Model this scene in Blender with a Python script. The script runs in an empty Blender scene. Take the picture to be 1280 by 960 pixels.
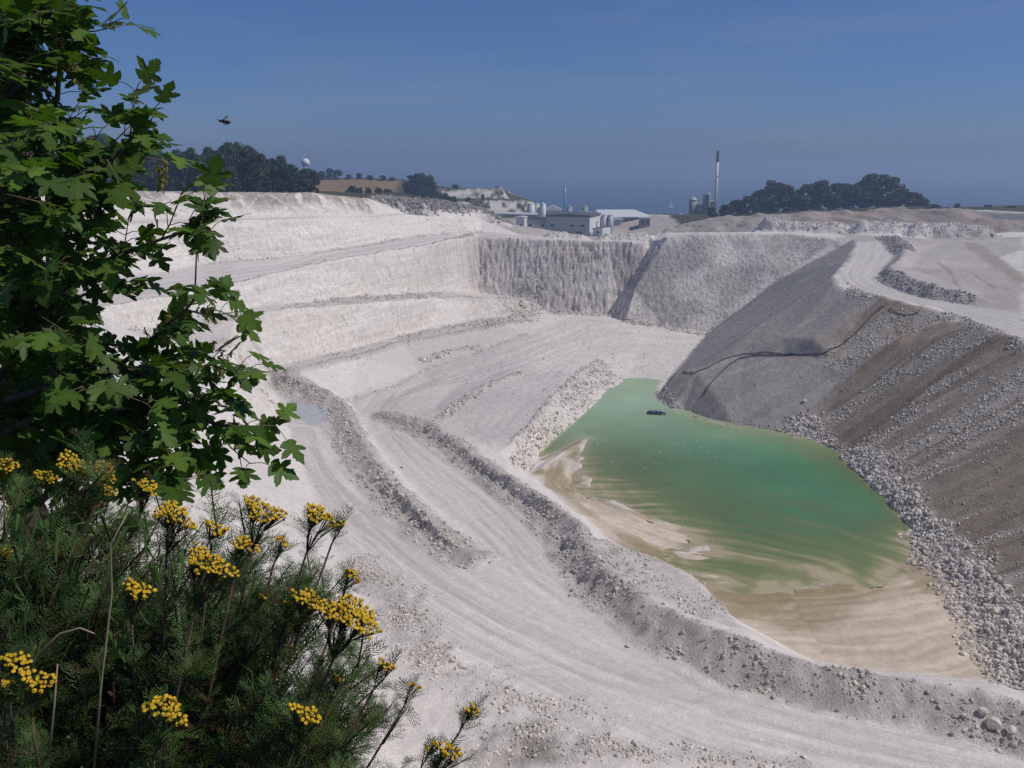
import bpy, bmesh, math, random
import numpy as np
from mathutils import Vector, Matrix, geometry

# ------------------------------------------------------------------ camera, light, exposure
C = bpy.context.scene
F = 1100.0                       # focal length in pixels of a 1280 wide frame
PITCH = math.atan(270.0 / F)     # the sea horizon lies 270 px above the centre
cam_d = bpy.data.cameras.new('camera')
cam = bpy.data.objects.new('camera', cam_d)
C.collection.objects.link(cam)
cam_d.sensor_width = 36.0
cam_d.lens = 36.0 * F / 1280.0
cam_d.clip_start = 0.05
cam_d.clip_end = 120000.0
cam.location = (0, 0, 0)
cam.rotation_euler = (math.pi / 2 - PITCH, 0, 0)
C.camera = cam

SUN_EL, SUN_AZ = math.radians(52), math.radians(98)   # azimuth clockwise from +Y (the view)
wd = bpy.data.worlds.new('World')
C.world = wd
wd.use_nodes = True
wn = wd.node_tree
wn.nodes.clear()
w_out = wn.nodes.new('ShaderNodeOutputWorld')
w_bg = wn.nodes.new('ShaderNodeBackground')
w_sky = wn.nodes.new('ShaderNodeTexSky')
w_sky.sky_type = 'NISHITA'
w_sky.sun_disc = False
w_sky.sun_elevation = SUN_EL
w_sky.sun_rotation = SUN_AZ
w_sky.altitude = 50
w_sky.air_density = 1.0
w_sky.dust_density = 0.6
w_sky.ozone_density = 3.0
w_bg.inputs['Strength'].default_value = 0.062
w_tc = wn.nodes.new('ShaderNodeTexCoord'); w_sep = wn.nodes.new('ShaderNodeSeparateXYZ')
wn.links.new(w_tc.outputs['Generated'], w_sep.inputs[0])
w_ramp = wn.nodes.new('ShaderNodeValToRGB'); wn.links.new(w_sep.outputs['Z'], w_ramp.inputs['Fac'])
w_e = w_ramp.color_ramp.elements
w_e[0].position = 0.0; w_e[0].color = (.48, .64, 1.24, 1)      # the haze over the sea is blue
w_e[1].position = .30; w_e[1].color = (.56, .74, 1.08, 1)
w_e.new(.10).color = (.46, .66, 1.12, 1)
w_wisp = wn.nodes.new('ShaderNodeTexNoise'); w_wisp.inputs['Scale'].default_value = 2.2; w_wisp.inputs['Detail'].default_value = 7
w_map = wn.nodes.new('ShaderNodeMapping'); w_map.inputs['Scale'].default_value = (1.0, 1.0, 9.0); w_map.inputs['Rotation'].default_value = (0, .10, 0)
wn.links.new(w_tc.outputs['Generated'], w_map.inputs['Vector']); wn.links.new(w_map.outputs[0], w_wisp.inputs['Vector'])
w_mr = wn.nodes.new('ShaderNodeMapRange'); w_mr.inputs[1].default_value = .5; w_mr.inputs[2].default_value = .8; w_mr.inputs[3].default_value = 0; w_mr.inputs[4].default_value = .30
wn.links.new(w_wisp.outputs['Fac'], w_mr.inputs[0])
w_mul = wn.nodes.new('ShaderNodeMix'); w_mul.data_type = 'RGBA'; w_mul.blend_type = 'MULTIPLY'; w_mul.inputs['Factor'].default_value = 1
wn.links.new(w_sky.outputs[0], w_mul.inputs['A']); wn.links.new(w_ramp.outputs[0], w_mul.inputs['B'])
w_cl = wn.nodes.new('ShaderNodeMix'); w_cl.data_type = 'RGBA'; w_cl.inputs['B'].default_value = (4.2, 4.5, 5.2, 1)   # thin high veil
wn.links.new(w_mr.outputs[0], w_cl.inputs['Factor']); wn.links.new(w_mul.outputs['Result'], w_cl.inputs['A'])
wn.links.new(w_cl.outputs['Result'], w_bg.inputs['Color'])
wn.links.new(w_bg.outputs[0], w_out.inputs['Surface'])
sun_d = bpy.data.lights.new('sun', 'SUN')
sun_d.energy = 3.1
sun_d.angle = math.radians(0.5)
sun_d.color = (1.0, 0.955, 0.90)
sun = bpy.data.objects.new('sun', sun_d)
C.collection.objects.link(sun)
to_sun = Vector((math.cos(SUN_EL) * math.sin(SUN_AZ), math.cos(SUN_EL) * math.cos(SUN_AZ), math.sin(SUN_EL)))
sun.rotation_euler = to_sun.to_track_quat('Z', 'Y').to_euler()
sun.location = to_sun * 300
C.view_settings.view_transform = 'Standard'
C.view_settings.look = 'None'
C.view_settings.gamma = 1.0
C.view_settings.use_curve_mapping = False
C.view_settings.exposure = 0.0
C.cycles.use_denoising = False
C.cycles.max_bounces = 6
C.cycles.transparent_max_bounces = 8
C.cycles.volume_bounces = 0

rng = np.random.default_rng(7)
rnd = random.Random(11)

# ------------------------------------------------------------------ helpers
sP, cP = math.sin(PITCH), math.cos(PITCH)
def ray(px, py):
    a = (px - 640.0) / F; b = (480.0 - py) / F
    return np.array([a, cP + b * sP, -sP + b * cP])
def Zp(px, py, z):
    r = ray(px, py); return r * (z / r[2])
def Dp(px, py, Y):
    r = ray(px, py); return r * (Y / r[1])
def zl(*pts): return [Zp(*p) for p in pts]
def dl(*pts): return [Dp(*p) for p in pts]
def wl(*pts): return [np.array(p, float) for p in pts]

def _h(ix, iy, iz, seed):
    n = (ix.astype(np.int64) * 374761393 + iy.astype(np.int64) * 668265263 + iz.astype(np.int64) * 2147483647 + seed * 974634541) & 0xFFFFFFFF
    n = ((n ^ (n >> 13)) * 1274126177) & 0xFFFFFFFF
    n = ((n ^ (n >> 16)) * 2246822519) & 0xFFFFFFFF
    return ((n ^ (n >> 15)) & 0xFFFFFF) / float(0xFFFFFF)
def vnoise(x, y, z=None, seed=0):
    x = np.asarray(x, float); y = np.asarray(y, float)
    x0 = np.floor(x); y0 = np.floor(y)
    fx = x - x0; fy = y - y0
    fx = fx * fx * (3 - 2 * fx); fy = fy * fy * (3 - 2 * fy)
    if z is None:
        zz = np.zeros_like(x0)
        a = _h(x0, y0, zz, seed) * (1 - fx) + _h(x0 + 1, y0, zz, seed) * fx
        b = _h(x0, y0 + 1, zz, seed) * (1 - fx) + _h(x0 + 1, y0 + 1, zz, seed) * fx
        return a * (1 - fy) + b * fy
    z = np.asarray(z, float); z0 = np.floor(z); fz = z - z0; fz = fz * fz * (3 - 2 * fz)
    r = 0
    for k, wz in ((0, 1 - fz), (1, fz)):
        a = _h(x0, y0, z0 + k, seed) * (1 - fx) + _h(x0 + 1, y0, z0 + k, seed) * fx
        b = _h(x0, y0 + 1, z0 + k, seed) * (1 - fx) + _h(x0 + 1, y0 + 1, z0 + k, seed) * fx
        r = r + wz * (a * (1 - fy) + b * fy)
    return r
def fbm(x, y, z=None, o=4, seed=0):
    s = 0; a = 0.5; t = 0
    for k in range(o):
        s = s + a * vnoise(x * 2 ** k + 17.3 * k, y * 2 ** k - 9.1 * k, None if z is None else z * 2 ** k, seed + k)
        t += a; a *= 0.5
    return s / t
def sstep(a, b, x):
    t = np.clip((x - a) / (b - a), 0, 1); return t * t * (3 - 2 * t)

def mesh_np(name, verts, faces, mat=None, smooth=False):
    """verts (n,3); faces (m,k) array of equal size polygons"""
    me = bpy.data.meshes.new(name)
    verts = np.ascontiguousarray(verts, np.float32); faces = np.ascontiguousarray(faces, np.int32)
    m, k = faces.shape
    me.vertices.add(len(verts)); me.vertices.foreach_set('co', verts.ravel())
    me.loops.add(m * k); me.loops.foreach_set('vertex_index', faces.ravel())
    me.polygons.add(m)
    me.polygons.foreach_set('loop_start', np.arange(0, m * k, k, dtype=np.int32))
    me.polygons.foreach_set('loop_total', np.full(m, k, np.int32))
    me.polygons.foreach_set('use_smooth', np.full(m, smooth, bool))
    me.update(calc_edges=True)
    if mat: me.materials.append(mat)
    return me
def col_attr(me, name, rgb):
    a = me.attributes.new(name, 'FLOAT_COLOR', 'POINT')
    c = np.ones((len(rgb), 4), np.float32); c[:, :3] = rgb
    a.data.foreach_set('color', c.ravel())
def f_attr(me, name, v):
    a = me.attributes.new(name, 'FLOAT', 'POINT'); a.data.foreach_set('value', np.asarray(v, np.float32))
def link(name, data, parent=None, loc=None):
    o = bpy.data.objects.new(name, data); C.collection.objects.link(o)
    if parent: o.parent = parent
    if loc is not None: o.location = loc
    return o
def tag(o, label=None, cat=None, group=None, kind=None):
    if label: o['label'] = label
    if cat: o['category'] = cat
    if group: o['group'] = group
    if kind: o['kind'] = kind
    return o

def mat_new(name):
    m = bpy.data.materials.new(name); m.use_nodes = True
    nt = m.node_tree; b = nt.nodes['Principled BSDF']
    return m, nt, b
def plain(name, rgb, rough=0.7, var=0.25, scale=3.0, bump=0.0, metal=0.0):
    m, nt, b = mat_new(name); N = nt.nodes; L = nt.links
    tc = N.new('ShaderNodeTexCoord'); nz = N.new('ShaderNodeTexNoise')
    nz.inputs['Scale'].default_value = scale; nz.inputs['Detail'].default_value = 5
    L.new(tc.outputs['Object'], nz.inputs['Vector'])
    mx = N.new('ShaderNodeMix'); mx.data_type = 'RGBA'
    mx.inputs['A'].default_value = tuple(c * (1 - var) for c in rgb) + (1,)
    mx.inputs['B'].default_value = tuple(min(1, c * (1 + var)) for c in rgb) + (1,)
    L.new(nz.outputs['Fac'], mx.inputs['Factor']); L.new(mx.outputs['Result'], b.inputs['Base Color'])
    b.inputs['Roughness'].default_value = rough; b.inputs['Metallic'].default_value = metal
    if bump:
        bp = N.new('ShaderNodeBump'); bp.inputs['Strength'].default_value = bump; bp.inputs['Distance'].default_value = 0.05
        L.new(nz.outputs['Fac'], bp.inputs['Height']); L.new(bp.outputs['Normal'], b.inputs['Normal'])
    return m

# ------------------------------------------------------------------ terrain control lines (traced outline, own heights)
WZ = -62.0      # lake level
LN = []
# far wall
LN += [dl((598,297,381),(640,297,380),(700,299,377),(760,301,373),(806,303,371))]
LN += [dl((600,366,373),(640,371,371),(665,376,368),(690,391,364),(730,393,361),(760,394,360))]
LN += [dl((810,312,371.5),(772,373,364),(760,394,360))]
LN += [dl((822,300,369),(817,315,365),(793,362,351),(780,402,337))]
LN += [dl((822,300,369),(835,295,366),(870,291,364),(930,291,360),(990,292,356),(1040,294,350),(1066,300,338))]
LN += [dl((780,402,337),(830,409,333),(885,416,326))]
LN += [dl((1050,299,344),(980,345,336),(920,390,330),(885,416,326))]
# right wall crest = edge of the upper haul road
LN += [dl((1066,300,338),(1072,303,325)) + zl((1057,326,-29),(1042,344,-31),(1042,354,-32),(1068,361,-33),(1094,371,-33.7),(1115,377,-34.2),(1145,380,-34.7),(1171,384,-35),(1203,395,-35.5),(1227,408,-36),(1255,419,-36.5),(1280,427,-37)) + wl((119,165,-37.5),(123,130,-38),(123,90,-38),(120,60,-38),(120,-30,-38))]
LN += [dl((885,416,326)) + zl((860,445,-60.8),(838,470,-61.4),(822,497,-62.2))]
LN += [zl((835,481,-58.8),(848,465,-56.2),(870,468,-54.3),(900,452,-51.8),(925,446,-50.2),(980,447,-49),(1040,447,-47.5))]
LN += [zl((980,422,-44.6),(1015,424,-43.6))]
LN += [zl((1042,344,-31),(960,398,-42),(880,458,-53.5))]
# lake shore (closed, two parts) and bed
shore_far = [(654,594),(670,572),(690,553),(710,535),(740,510),(760,487),(780,476),(807,473),(822,478),(822,499),(840,511),(880,525),(920,533),(984,541),(1046,571),(1081,601),(1115,633),(1142,663),(1150,690)]
shore_near = [(1150,690),(1120,712),(1090,725),(1045,730),(1000,733),(965,738),(915,736),(885,732),(850,712),(826,694),(855,689),(885,682),(868,668),(845,652),(812,647),(785,638),(760,629),(735,620),(716,612),(722,588),(726,568),(736,546),(722,551),(700,563),(675,581),(654,596)]
LN += [zl(*[(x, y, WZ) for x, y in shore_far])]
LN += [zl(*[(x, y, WZ) for x, y in shore_near])]
LN += [zl((800,500,-63.6),(850,540,-66),(950,590,-68.5),(1040,630,-68),(1090,665,-66.5))]
LN += [zl((760,520,-64.2),(780,570,-65.2),(850,620,-65.2),(940,660,-65),(1040,685,-64.6))]
LN += [zl((880,655,-63.5),(930,690,-63.3),(1000,705,-63.2),(1080,705,-63.2))]
LN += [zl((850,525,-64.6),(960,560,-65.4),(1040,590,-66.2),(1100,650,-66))]
LN += [zl((684,568,-63.4),(715,541,-63.6))]
LN += [zl((740,560,-63),(750,600,-62.7),(790,615,-63),(830,632,-63.2))]
# spit ridge, sand
LN += [zl((668,592,-60.8),(700,570,-61.2),(728,550,-61.6))]
LN += [zl((735,596,-61.8),(765,600,-61.95))]
LN += [zl((668,602,-60.6),(690,612,-60.8),(720,640,-60.8),(758,672,-60.6),(790,690,-60.6))]
LN += [zl((790,655,-61.5),(830,668,-61.6))]
LN += [zl((890,752,-61.6),(930,790,-61.4),(960,803,-61.3),(1020,828,-61.1),(1090,841,-60.9),(1170,848,-60.8),(1225,853,-60.9))]
LN += [zl((960,765,-61.8),(1050,765,-61.6),(1130,750,-61.5),(1180,790,-61.3))]
# boulder apron foot on the right and its continuation behind the berm
LN += [zl((1150,690,-62),(1162,697,-61.9),(1200,735,-61.6),(1215,780,-61.4),(1240,820,-61.2),(1252,856,-60.9)) + wl((64,80,-56.5),(78,66,-54.5),(95,40,-54),(95,-30,-54))]
LN += [zl((1100,592,-60.4),(1150,640,-60.3),(1195,690,-60.1),(1240,740,-59.8),(1280,790,-59.4))]
# berm between road and lake : road-side toe, crest, back shoulder
LN += [zl((466,521,-58.8),(500,533,-58.6),(522,540,-58.5),(545,553,-58.3),(580,578,-57.9),(620,608,-57.2),(660,634,-56.6),(690,658,-56),(703,684,-55.6),(706,705,-55.4),(740,745,-55),(805,797,-54.7),(880,840,-54.5),(990,872,-54.4),(1090,897,-54.4),(1190,918,-54.4),(1280,942,-54.4)) + wl((62,68,-54.2),(80,45,-54),(86,-30,-54))]
LN += [zl((470,516,-58.2),(500,523,-57.4),(524,529,-57.1),(549,540,-56.9),(582,562,-56.2),(622,590,-55.3),(655,607,-54.7),(690,630,-54.0),(718,648,-53.6),(728,675,-53.4),(735,692,-53.2),(760,716,-52.7),(805,748,-52.4),(865,778,-52.2),(940,806,-52.0),(1020,831,-52.1),(1090,843,-52.3),(1170,850,-52.3),(1240,864,-52.3),(1280,880,-52.4)) + wl((62,74,-52.5),(74,64,-53.5))]
LN += [zl((744,672,-56),(775,686,-55.2),(805,692,-55),(840,706,-55.2),(865,718,-55.5),(890,746,-55.8),(918,772,-55.5))]
# roads
LN += [zl((362,545,-56.4),(400,590,-56),(480,650,-55.5),(560,710,-55),(700,790,-54.7),(900,880,-54.5),(1100,940,-54.5),(1280,985,-54.5))]
LN += [zl((470,545,-58.5),(530,590,-57.6),(600,640,-56.6),(650,690,-55.6))]
# berm in the fork of the roads: left toe, crest, right toe
LN += [zl((345,488,-54.6),(372,495,-55.8),(400,507,-56.3),(415,517,-56.2),(425,545,-56.1),(440,575,-55.9),(470,610,-55.8),(510,650,-55.5),(550,680,-55.2),(590,702,-55))]
LN += [zl((359,465,-50.4),(400,483,-53.6),(428,499,-55),(437,520,-54.7),(450,546,-54.4),(477,586,-54),(512,626,-53.7),(547,661,-53.7),(580,688,-54.2),(602,700,-54.9))]
LN += [zl((447,515,-58.3),(460,540,-58),(482,572,-57.5),(518,610,-57),(558,645,-56.4),(592,674,-55.8),(618,697,-55.3))]
# near cliff on the left: toe, crest
LN += [zl((338,478,-53.2),(348,505,-56.2),(362,540,-56.4),(380,590,-56.2),(400,640,-56),(412,680,-55.8),(430,700,-55.6),(455,740,-55),(470,800,-54.5),(480,880,-54),(500,960,-54)) + wl((-4,60,-54),(6,45,-54),(20,38,-54),(60,30,-54),(86,-25,-54))]
T3CR = [(240,413,-36),(298,400,-37.1),(400,387,-40),(477,382,-43),(520,378,-45.4),(549,375,-47.6),(600,374,-50.6),(648,374,-52.6)]
T2TOE = [(150,412,-33.4),(250,394,-34),(277,388,-34.4),(309,384,-35.2),(400,376,-38.6),(480,368,-41.8),(549,363,-46)]
T2CR = [(120,390,-29),(230,370,-29.7),(270,363,-29.7),(381,337,-29.6),(400,332,-29.5),(530,310,-29)]
T3TOE = [(343,458,-49.2),(431,438,-52),(497,421,-54),(530,413,-55.2),(612,398,-57)]
LN += [zl(*T3CR)]
LN += [zl((298,400,-37.1),(292,420,-38.4),(285,440,-39)) + wl((-64,172,-39),(-60,145,-38),(-52,115,-36),(-42,88,-33),(-28,60,-29),(-15,38,-24),(-6,20,-15),(-1.5,8,-7),(0.4,3,-3.2),(0.6,1.1,-1.75))]
LN += [wl((-95,180,-38),(-85,150,-36),(-70,110,-28),(-52,70,-16),(-34,36,-8),(-14,14,-4.5),(-3.4,4.2,-2.6))]
# left benches
LN += [zl(*T3TOE, (661,388,-57.5))]
LN += [zl((359,465,-50.4),(448,448,-53),(503,430,-55),(595,413,-57),(644,404,-58))]
LN += [zl((436,503,-58.5),(497,480,-59),(526,465,-59.3),(595,441,-59.6),(657,418,-59.8),(694,402,-59.5))]
LN += [zl(*T2TOE) + dl((598,362,374))]
LN += [zl(*T2CR) + dl((598,297,381))]
LN += [zl((100,356,-26.8),(200,340,-27),(244,331,-27)) + dl((300,325,262),(400,314,288),(477,302,325),(538,292,360),(600,289,392))]
LN += [dl((100,280,232),(200,279,254),(300,275,270),(400,273,297),(460,272,331),(530,275,364))]
LN += [dl((100,276,237),(200,275,258.5),(300,272,274.5),(400,270,301),(460,269.5,335),(520,272,366))]
RIM = [(-50,240,225),(60,239,243),(180,239,264),(250,240,272),(330,240,288),(390,241,306),(455,248,342),(490,262,352),(515,268,360),(560,270,378),(600,274,398),(640,285,405),(655,294,399)]
LN += [dl(*RIM)]
# mounds and low ridges on the floor
LN += [zl((470,512,-58.6),(500,497,-57.8),(550,481,-57.9),(582,481,-58.6))]
LN += [zl((500,512,-57.9),(540,500,-58.3))]
LN += [zl((648,466,-58.5),(608,481,-57.6),(572,504,-57.1),(555,524,-57.1))]
LN += [zl((640,460,-59.6),(596,475,-59.4),(562,492,-59.2),(540,512,-58.6))]
LN += [zl((752,450,-59.7),(725,465,-58.7),(702,490,-57.5),(680,511,-57),(665,531,-57),(645,552,-57.1))]
LN += [zl((700,462,-59),(660,500,-57.8),(620,530,-57.6))]
LN += [zl((580,540,-57.6),(625,566,-57.6),(640,583,-58.2))]
LN += [zl((480,500,-58.9),(550,470,-59.4),(700,425,-60),(800,432,-60.5),(790,460,-61.4))]
# upper right bench
LN += [dl((1105,300,332)) + zl((1119,320,-29),(1097,342,-31.5),(1104,354,-32.5),(1130,366,-33.6),(1162,373,-34.2),(1205,380,-34.9))]
LN += [dl((1115,294,338)) + zl((1131,309,-26.4),(1126,323,-27.2),(1112,332,-28.6),(1134,344,-29.9),(1162,356,-31.1),(1209,365,-32.3))]
LN += [zl((1150,318,-28.3),(1140,334,-29.7),(1175,350,-31.8),(1230,362,-33.2),(1280,348,-31))]
LN += [zl((1280,392,-34.8),(1250,378,-34.5),(1225,375,-34.6)) + wl((160,200,-34),(170,100,-36))]
LN += [dl((1180,303,330),(1230,302,330),(1280,300,330))]
LN += [dl((830,292,395),(900,291,398),(1000,289,390),(1100,291,382),(1200,291,378),(1290,290,374),(1500,290,360))]
LN += [dl((828,290,402),(850,280,420),(890,272,432),(950,270,434),(1050,267,426),(1130,263,420),(1200,263,412),(1290,267,402),(1500,270,390))]
LN += [dl((860,279,445),(900,269,470),(1000,263,462),(1130,258,440),(1290,259,430),(1500,262,420))]
# plant terrace behind the far wall, coast
LN += [wl((-14,402,-30.5),(20,398,-31.5),(60,392,-31.5),(68,400,-32))]
LN += [wl((-20,440,-33),(40,440,-33),(70,430,-33),(78,450,-33))]
LN += [wl((-20,640,-34),(150,640,-32),(400,640,-25))]
LN += [wl((-20,760,-66),(0,740,-78),(150,740,-78),(400,740,-78),(900,740,-78))]
# dark spoil heap behind the left rim
LN += [dl((466,248,352),(520,252,372),(560,256,388),(600,263,402),(622,273,410))]
LN += [dl((480,246,385),(560,253,405),(606,262,418),(640,280,425))]
# field and old chalk cliffs
LN += [dl((395,243,360),(450,241,430),(500,240,440))]
LN += [dl((395,223,650),(450,222.5,650),(500,223,650))]
LN += [dl((540,238,600),(570,235,606),(600,233.5,610),(627,233.5,612),(628,233.5,645))]
LN += [dl((470,233,690),(540,231.5,690),(600,231,690),(626,231.5,690))]
LN += [dl((540,248,594),(575,248.5,598),(632,248,606),(637,249,650))]
LN += [dl((572,250.5,589),(620,249.5,597),(662,250.5,602),(665,250.5,655))]
LN += [dl((575,263,582),(620,267,587),(668,269,592),(677,270,660))]
LN += [wl((-60,480,-24),(-40,520,-30),(-20,560,-33))]
LN += [dl((480,238,560),(530,240,580))]
LN += [wl((-500,1600,-16),(-250,1600,-17),(-170,1200,-15),(-100,900,-13),(-40,780,-40))]
LN += [wl((-500,1700,-80),(-200,1700,-80),(-120,1200,-80),(-60,900,-80),(0,740,-78))]
# land the camera stands on
LN += [wl((-160,20,-3),(-30,6,-2),(-6,4.6,-2.1),(-3,3.4,-2),(-1.6,2.7,-1.85),(-.6,1.8,-1.78),(0.6,1.1,-1.75),(3,.8,-1.7),(20,-2,-1.8),(70,-14,-3))]
LN += [wl((-130,195,-8),(-150,120,-6),(-160,60,-4))]
LN += [wl((-110,200,-26),(-112,150,-24),(-104,110,-20))]
OUT = [(-900,-40,-2),(-900,250,-5),(-900,1700,-16),(-900,2500,-85),(1200,2500,-85),(1200,740,-78),(1200,300,-15),(1200,-40,-15),(150,-40,-5),(0,-40,-1.5),(-160,-40,-2),
       (300,100,-30),(300,300,-25),(420,500,-20),(600,620,-20),(1200,640,-22),(220,200,-31),(210,280,-28),(-300,250,-6),(-300,500,-5),(-300,900,-11),(-600,900,-9)]

V2, V3, E = [], [], []
for ln in LN:
    for i, p in enumerate(ln):
        V2.append(Vector((p[0], p[1]))); V3.append(p)
        if i: E.append((len(V3) - 2, len(V3) - 1))
for p in OUT:
    V2.append(Vector(p[:2])); V3.append(np.array(p, float))
V3 = np.array(V3)
cv, ce, cf, ov, oe, of = geometry.delaunay_2d_cdt(V2, E, [], 0, 1e-4)
ES = np.array(E)
cz = np.zeros(len(cv))
for i, o in enumerate(ov):
    if o: cz[i] = np.mean([V3[k][2] for k in o])
    else:
        p = np.array(cv[i]); A = V3[ES[:, 0]]; B = V3[ES[:, 1]]
        d = B[:, :2] - A[:, :2]; t = np.clip(((p - A[:, :2]) * d).sum(1) / np.maximum((d * d).sum(1), 1e-9), 0, 1)
        q = A[:, :2] + d * t[:, None]; dist = np.hypot(*(q - p).T); k = np.argsort(dist)[:2]
        cz[i] = np.mean(A[k, 2] + (B[k, 2] - A[k, 2]) * t[k])
cv = np.array([tuple(v) for v in cv])

def axis(segs):
    out = [segs[0][0]]
    for a, b, s in segs:
        n = max(1, int(round((b - a) / s))); out += list(np.linspace(a, b, n + 1)[1:])
    return np.array(out)
GX = axis([(-900,-300,40),(-300,-150,6),(-150,-88,1.1),(-88,125,.42),(125,220,.9),(220,340,5),(340,1200,50)])
GY = axis([(-40,-4,3),(-4,62,.7),(62,260,.4),(260,400,.5),(400,470,1.1),(470,660,1.8),(660,1000,8),(1000,2500,40)])
nx, ny = len(GX), len(GY)
H = np.full((ny, nx), np.nan)
for f in cf:
    for k in range(1, len(f) - 1):
        a, b, c = cv[f[0]], cv[f[k]], cv[f[k + 1]]
        za, zb, zc = cz[f[0]], cz[f[k]], cz[f[k + 1]]
        den = (b[1]-c[1])*(a[0]-c[0]) + (c[0]-b[0])*(a[1]-c[1])
        if abs(den) < 1e-9: continue
        i0, i1 = np.searchsorted(GX, [min(a[0],b[0],c[0]) - 1e-6, max(a[0],b[0],c[0]) + 1e-6])
        j0, j1 = np.searchsorted(GY, [min(a[1],b[1],c[1]) - 1e-6, max(a[1],b[1],c[1]) + 1e-6])
        if i0 == i1 or j0 == j1: continue
        xx, yy = np.meshgrid(GX[i0:i1], GY[j0:j1])
        l1 = ((b[1]-c[1])*(xx-c[0]) + (c[0]-b[0])*(yy-c[1])) / den
        l2 = ((c[1]-a[1])*(xx-c[0]) + (a[0]-c[0])*(yy-c[1])) / den
        l3 = 1 - l1 - l2
        ins = (l1 > -1e-6) & (l2 > -1e-6) & (l3 > -1e-6)
        sub = H[j0:j1, i0:i1]; sub[ins] = (l1*za + l2*zb + l3*zc)[ins]
H[np.isnan(H)] = -30
def blur(a, n):
    for _ in range(n):
        p = np.pad(a, 1, mode='edge')
        a = (p[:-2,1:-1] + 2*p[1:-1,1:-1] + p[2:,1:-1]) / 4
        p = np.pad(a, 1, mode='edge')
        a = (p[1:-1,:-2] + 2*p[1:-1,1:-1] + p[1:-1,2:]) / 4
    return a
H = blur(H, 1)
XX, YY = np.meshgrid(GX, GY)

def samp(G, x, y):
    x = np.clip(np.asarray(x, float), GX[0], GX[-1] - 1e-6); y = np.clip(np.asarray(y, float), GY[0], GY[-1] - 1e-6)
    i = np.clip(np.searchsorted(GX, x, side='right') - 1, 0, nx - 2); j = np.clip(np.searchsorted(GY, y, side='right') - 1, 0, ny - 2)
    u = (x - GX[i]) / (GX[i+1] - GX[i]); v = (y - GY[j]) / (GY[j+1] - GY[j])
    return (G[j,i]*(1-u) + G[j,i+1]*u)*(1-v) + (G[j+1,i]*(1-u) + G[j+1,i+1]*u)*v
H0 = H.copy()
def hit(px, py, tmin=30., tmax=900.):
    """where the line of sight of a photo point meets the ground"""
    r = ray(px, py); t = np.arange(tmin, tmax, .5)
    z = r[2]*t; g = samp(H0, r[0]*t, r[1]*t)
    k = np.argmax(z < g)
    if not (z < g).any(): return r * 600
    return r * t[k]
def poly(pts): return np.array([hit(*p)[:2] for p in pts])
def inside(P, x, y):
    r = np.zeros(x.shape, bool); n = len(P)
    for i in range(n):
        x1, y1 = P[i]; x2, y2 = P[(i+1) % n]
        if y1 == y2: continue
        c = ((y1 > y) != (y2 > y)) & (x < (x2-x1)*(y-y1)/(y2-y1) + x1)
        r ^= c
    return r
def pdist(P, x, y, closed=False, along=False):
    best = np.full(x.shape, 1e9); al = np.zeros(x.shape); sd = np.zeros(x.shape); s = 0
    n = len(P)
    for i in range(n if closed else n - 1):
        a = P[i]; b = P[(i+1) % n]; d = b - a; L = max(np.hypot(*d), 1e-6)
        t = np.clip(((x-a[0])*d[0] + (y-a[1])*d[1]) / L**2, 0, 1)
        ex = x - a[0] - t*d[0]; ey = y - a[1] - t*d[1]; q = np.hypot(ex, ey)
        m = q < best
        best[m] = q[m]
        if along:
            al[m] = (s + t*L)[m]; sd[m] = (np.sign(d[0]*ey - d[1]*ex))[m]
        s += L
    return (best, al, sd*best) if along else best
def wob(amp, sc, seed): return (fbm(XX*sc, YY*sc, o=3, seed=seed) - .5) * 2 * amp
def pmask(pts, soft=1.5, amp=1.5, sc=.25, seed=3):
    P = poly(pts) if len(pts[0]) == 2 and not isinstance(pts, np.ndarray) else pts
    lo = P.min(0) - 8; hi = P.max(0) + 8
    i0, i1 = np.searchsorted(GX, [lo[0], hi[0]]); j0, j1 = np.searchsorted(GY, [lo[1], hi[1]])
    M = np.zeros(H.shape); x = XX[j0:j1, i0:i1]; y = YY[j0:j1, i0:i1]
    if x.size == 0: return M
    d = pdist(P, x, y, True); d = np.where(inside(P, x, y), d, -d)
    d = d + (fbm(x*sc, y*sc, o=3, seed=seed) - .5) * 2 * amp
    M[j0:j1, i0:i1] = sstep(-soft, soft, d)
    return M
def lmask(P3, w, soft=1.0, amp=.8, sc=.3, seed=5):
    P = np.array([p[:2] for p in P3]); d = pdist(P, XX, YY) + wob(amp, sc, seed)
    return 1 - sstep(w - soft, w + soft, d)

# ------------------------------------------------------------------ ground masks
gyy, gxx = np.gradient(H, GY, GX)
SL = np.hypot(gxx, gyy)                      # tan of slope
def seq(*p): return [tuple(q) for q in p]
m_roadA = pmask(seq((352,520),(372,560),(395,620),(420,680),(470,720),(520,770),(570,830),(600,900),(590,955),(900,958),(1279,958),(1275,945),(1190,920),(1090,899),(990,874),(880,843),(805,800),(740,748),(706,706),(640,705),(592,703),(550,683),(510,653),(470,613),(438,577),(422,545),(412,520),(385,530)), 1.5, 1.0)
m_roadB = pmask(seq((470,525),(500,537),(545,556),(580,582),(620,612),(658,637),(686,660),(700,686),(704,706),(640,705),(612,692),(592,670),(558,641),(520,607),(484,568),(462,538),(450,515),(440,503),(500,480),(526,468),(540,475),(490,500)), 1.2, .8)
m_floor = pmask(seq((500,482),(595,445),(660,422),(700,405),(770,398),(830,410),(880,420),(845,460),(825,475),(780,473),(755,452),(725,462),(650,462),(600,478),(560,480)), 1.5, 1.5)
m_plat = pmask(seq((560,515),(610,487),(655,468),(720,463),(690,500),(665,528),(640,560),(590,540)), 1.5, 1.5)
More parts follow.
